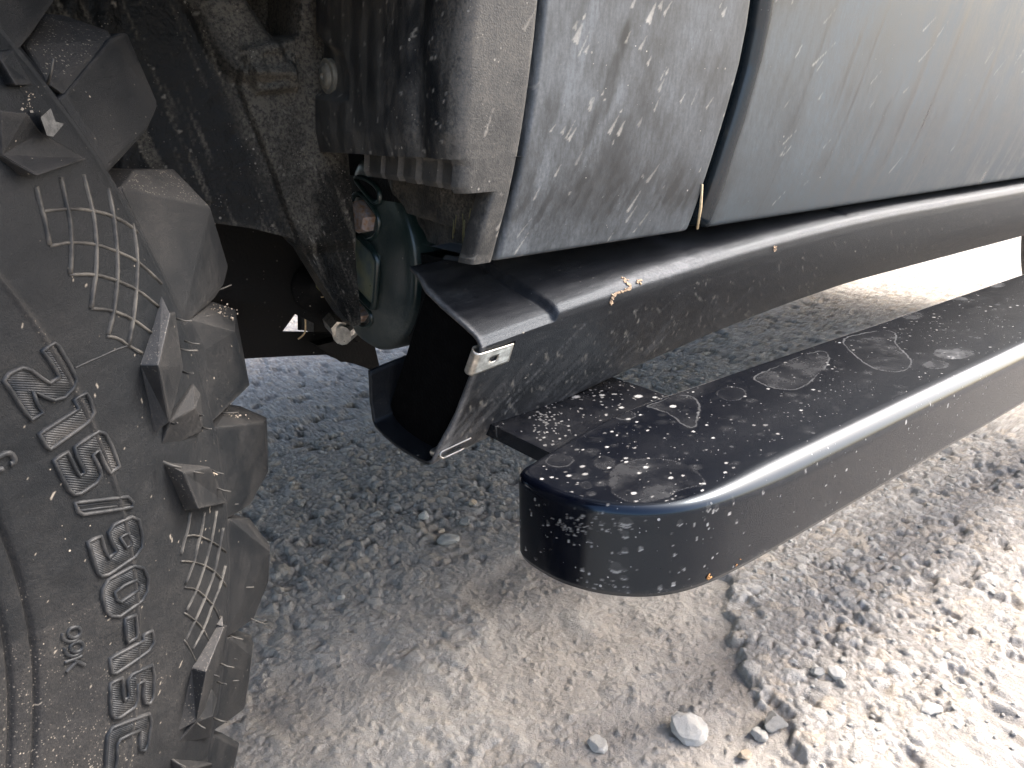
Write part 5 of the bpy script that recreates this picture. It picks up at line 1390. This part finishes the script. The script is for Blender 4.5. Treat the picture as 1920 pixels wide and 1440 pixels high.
# bright scuffed chip on the upper side lug
mb = MB(); q = [onS(u, v, .011)[0] for u, v in ((76, 220), (95, 203), (104, 228), (120, 232), (100, 256), (88, 254))]
mb.add(q + [onS(u, v, .004)[0] for u, v in ((76, 220), (95, 203), (104, 228), (120, 232), (100, 256), (88, 254))], [tuple(range(6))] + [(i, (i + 1) % 6, 6 + (i + 1) % 6, 6 + i) for i in range(6)])
M_CHIP = simple('scuffed_rubber', (0.06, 0.058, 0.053), 0.6, 0, 0.5, 300, 0.0005); mb.build('rubber_chip', M_CHIP, wheel, smooth=False)

# lattice of moulded ribs
def lattice(lines, a_along=0.0007, a_cross=0.0006):
    mb = MB()
    for kind, pts in lines:
        q = [polS(u, v) for u, v in pts]
        q = smooth_path(np.array(q), 1)
        P = [tp(t, r, float(wprof(r))) for t, r in q]; Nn = [tnorm(t, r) for t, r in q]
        if kind == 'a': mb.ridge(P, Nn, a_along, 0.0012)
        else: mb.ridge(P, Nn, a_cross, 0.0008)
    return mb.build('sidewall_lattice', M_LATT, wheel)
M_LATT, _t, _b = new_mat('dusty_rib_rubber')
_co = coords(_t); _t.links.new(mixc(_t, ramp(_t, noise(_t, 90, 4, 0.6, _co), 0.3, 0.7), (0.012, 0.0118, 0.0115), (0.070, 0.064, 0.055)), _b.inputs['Base Color']); _b.inputs['Roughness'].default_value = 0.6; _b.inputs['Specular IOR Level'].default_value = 0.25
G1 = [('a', [(67, 350), (77, 393), (82, 408), (92, 460)]), ('a', [(113, 333), (125, 390), (130, 405), (133, 457), (131, 513)]),
      ('a', [(155, 327), (172, 393), (175, 407), (180, 457), (179, 517), (176, 530), (170, 577)]), ('a', [(202, 353), (212, 403), (218, 463), (220, 520), (212, 587), (202, 627)]),
      ('a', [(248, 420), (257, 477), (255, 540), (250, 593), (240, 647)]),
      ('c', [(75, 397), (123, 391), (170, 394), (207, 403), (240, 420), (258, 436)]), ('c', [(93, 461), (133, 454), (180, 458), (220, 472), (253, 487), (275, 505), (303, 532)]),
      ('c', [(130, 515), (177, 514), (217, 525), (257, 543), (297, 575)]), ('c', [(170, 578), (210, 582), (247, 597), (283, 624)]), ('c', [(200, 630), (222, 634), (240, 648), (266, 662)])]
G2 = [('a', [(356, 960), (351, 997), (345, 1012), (339, 1039)]), ('a', [(382, 960), (377, 999), (371, 1016), (364, 1050), (360, 1061), (347, 1095)]),
      ('a', [(405, 958), (397, 1007), (393, 1024), (384, 1057), (369, 1102), (364, 1114), (349, 1144)]), ('a', [(418, 990), (412, 1020), (401, 1076), (386, 1114), (382, 1125), (367, 1159), (347, 1200)]),
      ('a', [(422, 1061), (416, 1084), (411, 1102), (399, 1129), (382, 1177), (360, 1217)]),
      ('c', [(349, 1005), (369, 1003), (394, 1014), (424, 1035)]), ('c', [(339, 1052), (360, 1053), (382, 1059), (405, 1074), (424, 1099)]), ('c', [(345, 1101), (367, 1104), (386, 1121), (403, 1140), (410, 1160)]),
      ('c', [(345, 1149), (360, 1159), (379, 1177), (391, 1202)]), ('c', [(345, 1200), (356, 1219), (367, 1241)])]
L1 = lattice(G1, 0.0010, 0.0008); L2 = lattice(G2, 0.0006, 0.0005)
for k in range(1, 9): rotated(L1, PER * k)

# ---- raised lettering
def glyph(name, outline, holes=(), hatch=True, rim=0.0015, rw=0.0010, step=4.5, slope=0.1):
    mb = MB(); loops = [outline] + list(holes)
    bm = bmesh.new()
    for L in loops:
        Q = np.array(L, float)
        P = []; Nn = []; 
        q = Q
        # add points along long edges so that the bead follows the curved side wall
        dn = []
        for i in range(len(q)):
            a, b = q[i], q[(i + 1) % len(q)]; m_ = max(1, int(np.hypot(*(b - a)) / 12))
            for s in range(m_): dn.append(a + (b - a) * s / m_)
        for u, v in dn:
            p, n = onS(u, v); P.append(p); Nn.append(n)
        mb.ridge(P, Nn, rw, rim, True)
    def inside(x, y):
        c = False
        for L in loops:
            n = len(L)
            for i in range(n):
                (ax, ay), (bx, by) = L[i], L[(i + 1) % n]
                if (ay > y) != (by > y) and x < (bx - ax) * (y - ay) / (by - ay) + ax: c = not c
        return c
    us = [p[0] for p in outline]; vs = [p[1] for p in outline]
    if hatch:
        # fine serration: short beads lying across the letter, clipped to its outline
        k0 = min(vs) - abs(slope) * (max(us) - min(us)) - 5; k1 = max(vs) + 5
        k = k0
        while k < k1:
            run = []; x = min(us)
            while x <= max(us) + 1:
                y = k + slope * (x - min(us))
                if inside(x, y): run.append((x, y))
                else:
                    if len(run) >= 3:
                        q = [onS(*r) for r in (run[0], run[len(run) // 2], run[-1])]; mb.ridge([p for p, n in q], [n for p, n in q], 0.00062, 0.00055)
                    run = []
                x += 2.0
            if len(run) >= 3:
                q = [onS(*r) for r in (run[0], run[len(run) // 2], run[-1])]; mb.ridge([p for p, n in q], [n for p, n in q], 0.00062, 0.00055)
            k += step
    return mb.build('raised_letter', M_LETTER, wheel, label=name)
M_LETTER, _t, _b = new_mat('letter_rubber'); _co = coords(_t)
_t.links.new(mixc(_t, ramp(_t, noise(_t, 70, 5, 0.65, _co), 0.38, 0.75), (0.0090, 0.0102, 0.0118), (0.045, 0.043, 0.041)), _b.inputs['Base Color']); _b.inputs['Roughness'].default_value = 0.5; _b.inputs['Specular IOR Level'].default_value = 0.25
bump(_t, _b, noise(_t, 900, 3, 0.6, _co), 0.5, 0.0003)
z5 = lambda L: [(x / 4.0, 620 + y / 4.0) for x, y in L]
z6 = lambda L: [(x / 2.769, 920 + y / 2.769) for x, y in L]
glyph('raised digit 2', z5([(310, 150), (400, 90), (430, 112), (475, 185), (525, 270), (570, 365), (545, 430), (480, 500), (400, 522), (340, 500), (245, 455), (270, 540), (322, 608), (230, 670), (150, 560), (88, 460), (22, 372), (60, 322), (160, 276), (230, 296), (300, 350), (370, 395), (442, 345), (380, 240), (330, 175)]), slope=0.05)
glyph('raised digit 1', z5([(550, 515), (640, 465), (672, 525), (700, 610), (650, 690), (370, 890), (338, 860), (290, 772), (592, 580)]))
glyph('raised digit 5', z5([(400, 970), (500, 908), (540, 990), (590, 1090), (635, 1060), (570, 940), (555, 870), (730, 755), (782, 770), (830, 860), (890, 1015), (820, 1070), (770, 980), (735, 895), (690, 930), (740, 1030), (755, 1080), (720, 1140), (600, 1220), (550, 1228), (510, 1190), (450, 1080)]))
glyph('raised slash', z5([(558, 1290), (700, 1275), (850, 1258), (950, 1245), (990, 1285), (988, 1322), (850, 1345), (620, 1378), (580, 1355)]), hatch=True, step=9, slope=-0.12)
glyph('raised digit 9', z6([(455, 265), (520, 235), (535, 290), (560, 352), (605, 312), (575, 260), (560, 215), (590, 175), (680, 135), (715, 150), (735, 230), (735, 290), (700, 340), (560, 435), (520, 442), (500, 420), (475, 340)]), [z6([(620, 240), (660, 218), (680, 278), (650, 297)])], step=4.2, slope=0.45)
glyph('raised digit 0', z6([(530, 510), (560, 460), (690, 390), (740, 400), (765, 450), (762, 520), (735, 570), (620, 652), (570, 650), (545, 620), (530, 560)]), [z6([(593, 525), (640, 492), (700, 463), (722, 485), (715, 512), (670, 548), (625, 578), (600, 565)])], step=4.2, slope=0.45)
glyph('raised dash', z6([(645, 665), (700, 645), (710, 740), (705, 762), (660, 790), (650, 740)]), step=4.2, slope=0.45)
glyph('raised digit 1', z6([(570, 870), (660, 822), (745, 777), (740, 750), (785, 725), (797, 785), (770, 830), (690, 888), (600, 946), (577, 946)]), step=4.2)
glyph('raised digit 5', z6([(570, 1000), (630, 970), (635, 1055), (640, 1090), (668, 1066), (660, 985), (680, 955), (730, 930), (785, 905), (797, 960), (792, 1070), (775, 1105), (750, 1100), (740, 1060), (745, 985), (710, 1005), (712, 1080), (700, 1120), (620, 1176), (590, 1180), (572, 1150), (568, 1080)]), step=4.2)
glyph('raised letter C', z6([(555, 1270), (580, 1230), (670, 1195), (770, 1158), (782, 1200), (765, 1310), (750, 1350), (722, 1345), (725, 1240), (670, 1265), (620, 1290), (605, 1320), (605, 1390), (585, 1500), (545, 1500), (548, 1380)]), step=4.2, slope=0.45)
def strokes(name, chains, a=0.0010, b=0.0010):
    mb = MB()
    for c in chains:
        q = smooth_path(np.array(c, float), 2); r = [onS(u, v) for u, v in q]; mb.ridge([p for p, n in r], [n for p, n in r], a, b)
    return mb.build('raised_letter', M_LETTER, wheel, label=name)
def nine(dx, dy):
    f = lambda L: z6([(x + dx, y + dy) for x, y in L])
    return [f([(352, 748), (352, 728), (372, 711), (402, 707), (419, 722), (415, 745), (395, 762), (372, 764), (354, 752)]), f([(417, 738), (400, 772), (365, 786), (332, 778), (320, 752), (324, 740)])]
strokes('small raised digit 9', nine(0, 0)); strokes('small raised digit 9', nine(12, 75))
strokes('small raised letter K', [z6([(333, 893), (424, 858)]), z6([(382, 878), (438, 906)]), z6([(396, 886), (344, 942)])])
strokes('small raised letter S', [z5([(-40, 960), (0, 940), (50, 915), (90, 925), (110, 965), (95, 995), (75, 1000)]), z5([(-40, 1040), (0, 1045), (22, 1035)])], 0.0013, 0.0012)
strokes('moulded seam line', [[(140, 690), (165, 678), (190, 668), (215, 656), (240, 648)], [(240, 648), (258, 662)]], 0.0004, 0.0006)

# ---- rubber whiskers left by the mould
WH = [((330, 597), (360, 602)), ((354, 593), (393, 592)), ((399, 545), (434, 534)), ((346, 639), (374, 645)), ((334, 654), (371, 657)), ((343, 697), (363, 700)), ((384, 681), (403, 682)), ((299, 685), (307, 687)),
      ((408, 773), (447, 773)), ((370, 776), (381, 779)), ((378, 801), (397, 804)), ((319, 793), (333, 793)), ((394, 880), (420, 889)), ((404, 914), (433, 922)), ((340, 877), (382, 888)), ((305, 866), (340, 877)),
      ((426, 945), (447, 945)), ((425, 857), (433, 857)), ((446, 1099), (476, 1101)), ((470, 1160), (502, 1171)), ((428, 1191), (456, 1199)), ((424, 1229), (446, 1237)), ((413, 1244), (439, 1252)), ((388, 1259), (412, 1269)),
      ((426, 1275), (448, 1276)), ((407, 1278), (425, 1283)), ((400, 1346), (426, 1354)), ((366, 1354), (385, 1366)), ((323, 1424), (348, 1438)), ((126, 182), (162, 172)), ((90, 157), (100, 110)), ((480, 1166), (500, 1163))]
for (a, b) in WH:
    th, r = polS(*a) if a[0] < 424 else pol(a[0], a[1], -0.012)
    if r > 0.366: w0 = -0.010 - (r - .366) * 0.35
    else: w0 = float(wprof(r)) + 0.004
    p0 = tp(*pol(a[0], a[1], w0), w0); w1 = w0 + 0.006; p1 = tp(*pol(b[0], b[1], w1), w1)
    mb = MB(); mid = (p0 + p1) / 2 + np.array([0, 0, -0.0006]); fat = 1.5 if a == (305, 866) else 1.0
    mb.tube([p0, mid, p1], [0.00062 * fat, 0.00055 * fat, 0.0004 * fat], 6); mb.build('mould_whisker', M_LATT, wheel)

# crumbs of soil lying on the upper faces of the lugs
mb = MB(); r = np.random.default_rng(5)
def crumbs(n, u0, v0, su, sv, w, smin=0.0002, smax=0.0009):
    for _ in range(n):
        u = u0 + r.normal() * su; v = v0 + r.normal() * sv; s = smin + (smax - smin) * r.random() ** 3
        p = tp(*pol(u, v, w), w); M = Matrix.Rotation(r.uniform(0, 3), 3, 'X') @ Matrix.Rotation(r.uniform(0, 3), 3, 'Z'); mb.box(p, (s * 1.5, s * 1.2, s), M)
crumbs(120, 412, 590, 12, 9, -0.030); crumbs(30, 392, 622, 12, 8, -0.016); crumbs(110, 440, 795, 16, 10, -0.024); crumbs(60, 436, 815, 10, 8, -0.014); crumbs(24, 55, 188, 8, 14, 0.006, 0.0002, 0.0008); crumbs(25, 402, 888, 4, 3, 0.004)
crumbs(40, 345, 866, 20, 2, 0.006)
mb.build('soil_crumbs', M_CRUST2 if 'M_CRUST2' in globals() else M_CRUST, wheel, smooth=False, kind='stuff')

# ------------------------------------------------------------------ the rest of the car, which shades the ground
def shell():
    mb = MB()
    prof = [(-0.95, .62), (-1.0, .86), (-0.92, 1.00), (-0.1, 1.10), (0.05, 1.12), (0.62, 1.66), (1.0, 1.72), (2.5, 1.72), (2.72, 1.62), (2.86, 1.1), (2.9, .62)]
    # upper body: shoulder line to roof, both sides leaning in
    yl = lambda z: 0.20 * max(0, z - 1.06) + float(ys(min(z, 1.1))) + 0.006; yr = lambda z: 2.30 - yl(z)
    up = [p for p in prof]
    k = len(up); L = [(x, yl(z), z) for x, z in up]; R2 = [(x, yr(z), z) for x, z in up]
    return L, R2, k
L, R2, k = shell()
mb = MB(); mb.add(L + R2, [(i, (i + 1), k + i + 1, k + i) for i in range(k - 1)]); roof = mb.build('hood_and_roof', M_PAINT, car, smooth=False); solidify(roof, 0.004)
# sides above the shoulder line
mb = MB()
up = [(0.05, 1.005), (0.05, 1.12), (0.62, 1.66), (1.0, 1.715), (2.5, 1.715), (2.72, 1.615), (2.86, 1.1), (2.88, 1.005)]
for side in (0, 1):
    f = (lambda y: y) if side == 0 else (lambda y: 2.30 - y)
    yl = lambda z: 0.20 * max(0, z - 1.06) + float(ys(min(z, 1.1))) + 0.007
    P = [(x, f(yl(z)), z) for x, z in up]; mb.add(P, [tuple(range(len(P)))])
glass = mb.build('cabin_side', M_PAINT, car, smooth=False); solidify(glass, 0.004)
mb = MB()
for (xa, xb, xc, xd) in ((0.42, 1.28, 1.28, 0.78), (1.38, 2.12, 2.12, 1.38), (2.2, 2.70, 2.60, 2.2)):
    yl = lambda z: 0.20 * max(0, z - 1.06) + float(ys(min(z, 1.1)))
    P = [(xa, yl(1.14), 1.14), (xb, yl(1.14), 1.14), (xc, yl(1.6), 1.6), (xd, yl(1.6), 1.6)]; Q = [(x, y - 0.003, z) for x, y, z in P]
    mb.add(P + Q, [(0, 1, 2, 3), (7, 6, 5, 4), (0, 4, 5, 1), (1, 5, 6, 2), (2, 6, 7, 3), (3, 7, 4, 0)])
mb.build('side_window', M_GLASS, car, smooth=False)
# lower sides: front wing ahead of the arch, rear door and rear wing, far side, ends, floor
mb = MB()
def side_sheet(x0, x1, z0, z1, far=False, n=8):
    zz = np.linspace(z0, z1, n); f = (lambda y: 2.30 - y) if far else (lambda y: y)
    P = [(x0, f(float(ys(z))), z) for z in zz] + [(x1, f(float(ys(z))), z) for z in zz]
    mb.add(P, [(i, i + 1, n + i + 1, n + i) for i in range(n - 1)])
side_sheet(1.728, 2.02, ZB, ZT); side_sheet(2.02, 2.88, CAM_Z + 0.20, ZT); side_sheet(2.55, 2.88, ZB, CAM_Z + 0.2)
side_sheet(-0.95, -0.62, ZB, ZT); side_sheet(-0.62, 0.27, CAM_Z + 0.19, ZT)
side_sheet(0.3, 2.0, ZB - 0.03, ZT, True); side_sheet(-0.95, 0.3, CAM_Z + 0.15, ZT, True); side_sheet(2.0, 2.88, CAM_Z + 0.1, ZT, True)
mb.add([(2.88, .41, .45), (2.88, 1.89, .45), (2.88, 1.89, 1.0), (2.88, .41, 1.0)], [(0, 1, 2, 3)])
mb.add([(-0.95, .41, .45), (-0.95, 1.89, .45), (-0.95, 1.89, 1.0), (-0.95, .41, 1.0)], [(0, 1, 2, 3)])
o = mb.build('lower_body', M_PAINT, car, smooth=True); solidify(o, 0.003)
mb = MB(); mb.box((1.4, 1.2, CAM_Z - 0.06), (2.1, 1.34, 0.02)); mb.box((0.08, 1.2, CAM_Z + 0.17), (1.0, 1.16, 0.02)); mb.box((2.4, 1.2, CAM_Z + 0.16), (0.9, 1.5, 0.02))
mb.box((1.2, 1.2, CAM_Z - 0.16), (2.4, 0.09, 0.10)); mb.box((1.5, 0.86, CAM_Z - 0.14), (2.3, 0.08, 0.1)); mb.box((1.5, 1.54, CAM_Z - 0.14), (2.3, 0.08, 0.1)); mb.box((-0.2, 1.2, CAM_Z - 0.16), (0.10, 1.2, 0.10))
mb.build('underbody', M_CHASSIS, car, smooth=False)
# far front wheel and both rear wheels: simple tyres, outside the picture
def plain_wheel(c):
    n = 64; prof = [(.10, -.05), (.17, .0), (.2, .02), (.29, .03), (.36, .012), (.392, -.02), (.395, -.2), (.36, -.235), (.25, -.24), (.17, -.2)]
    s = -1 if c[1] < 1.2 else 1; V = []; Fc = []
    for (r, w) in prof:
        for q in range(n):
            a = 2 * math.pi * q / n; V.append((c[0] + r * math.cos(a), c[1] + s * w, c[2] + r * math.sin(a)))
    for i in range(len(prof) - 1):
        for q in range(n): Fc.append((i * n + q, i * n + (q + 1) % n, (i + 1) * n + (q + 1) % n, (i + 1) * n + q))
    Fc.append(tuple(range(n)))
    return mesh_obj('wheel', V, Fc, M_RUB, car)
plain_wheel((2.56, .50, .395)); plain_wheel((2.56, 1.82, .395)); plain_wheel((-.2069, 1.92, .395))
# broad unseen flare, added over the front wheel to shade the upper tyre
def flare():
    th = np.linspace(math.radians(27), math.radians(172), 50); rows = []
    for (rad, y) in ((.475, .405), (.482, .34), (.478, .27), (.468, .262), (.466, .30), (.466, .62)):
        x = HUB[0] + 1.02 * rad * np.cos(th); z = np.maximum(HUB[2] - 0.0 + rad * np.sin(th), HUB[2] + 0.10) + 0.06
        rows.append(np.stack([x, np.full(50, y), z], -1))
    return grid_obj('shade_flare', np.stack(rows), M_LINER, car, sharp=40)
flare()

# ------------------------------------------------------------------ the straw caught in the door gap
mb = MB(); a = body(1315, 346); b = body(1304, 429)
pa = np.array([a[0], a[1] - 0.001, a[2]]); pb = np.array([b[0], b[1] - 0.002, b[2]]); pm = (pa + pb) / 2 + np.array([0.0012, 0, 0])
mb.tube([pa, pm, pb], [0.0008, 0.0013, 0.0010], 7)
tag(mb.build('dry_straw', M_STRAW), 'short pale dry straw stuck upright in the gap at the front edge of the door', 'straw')
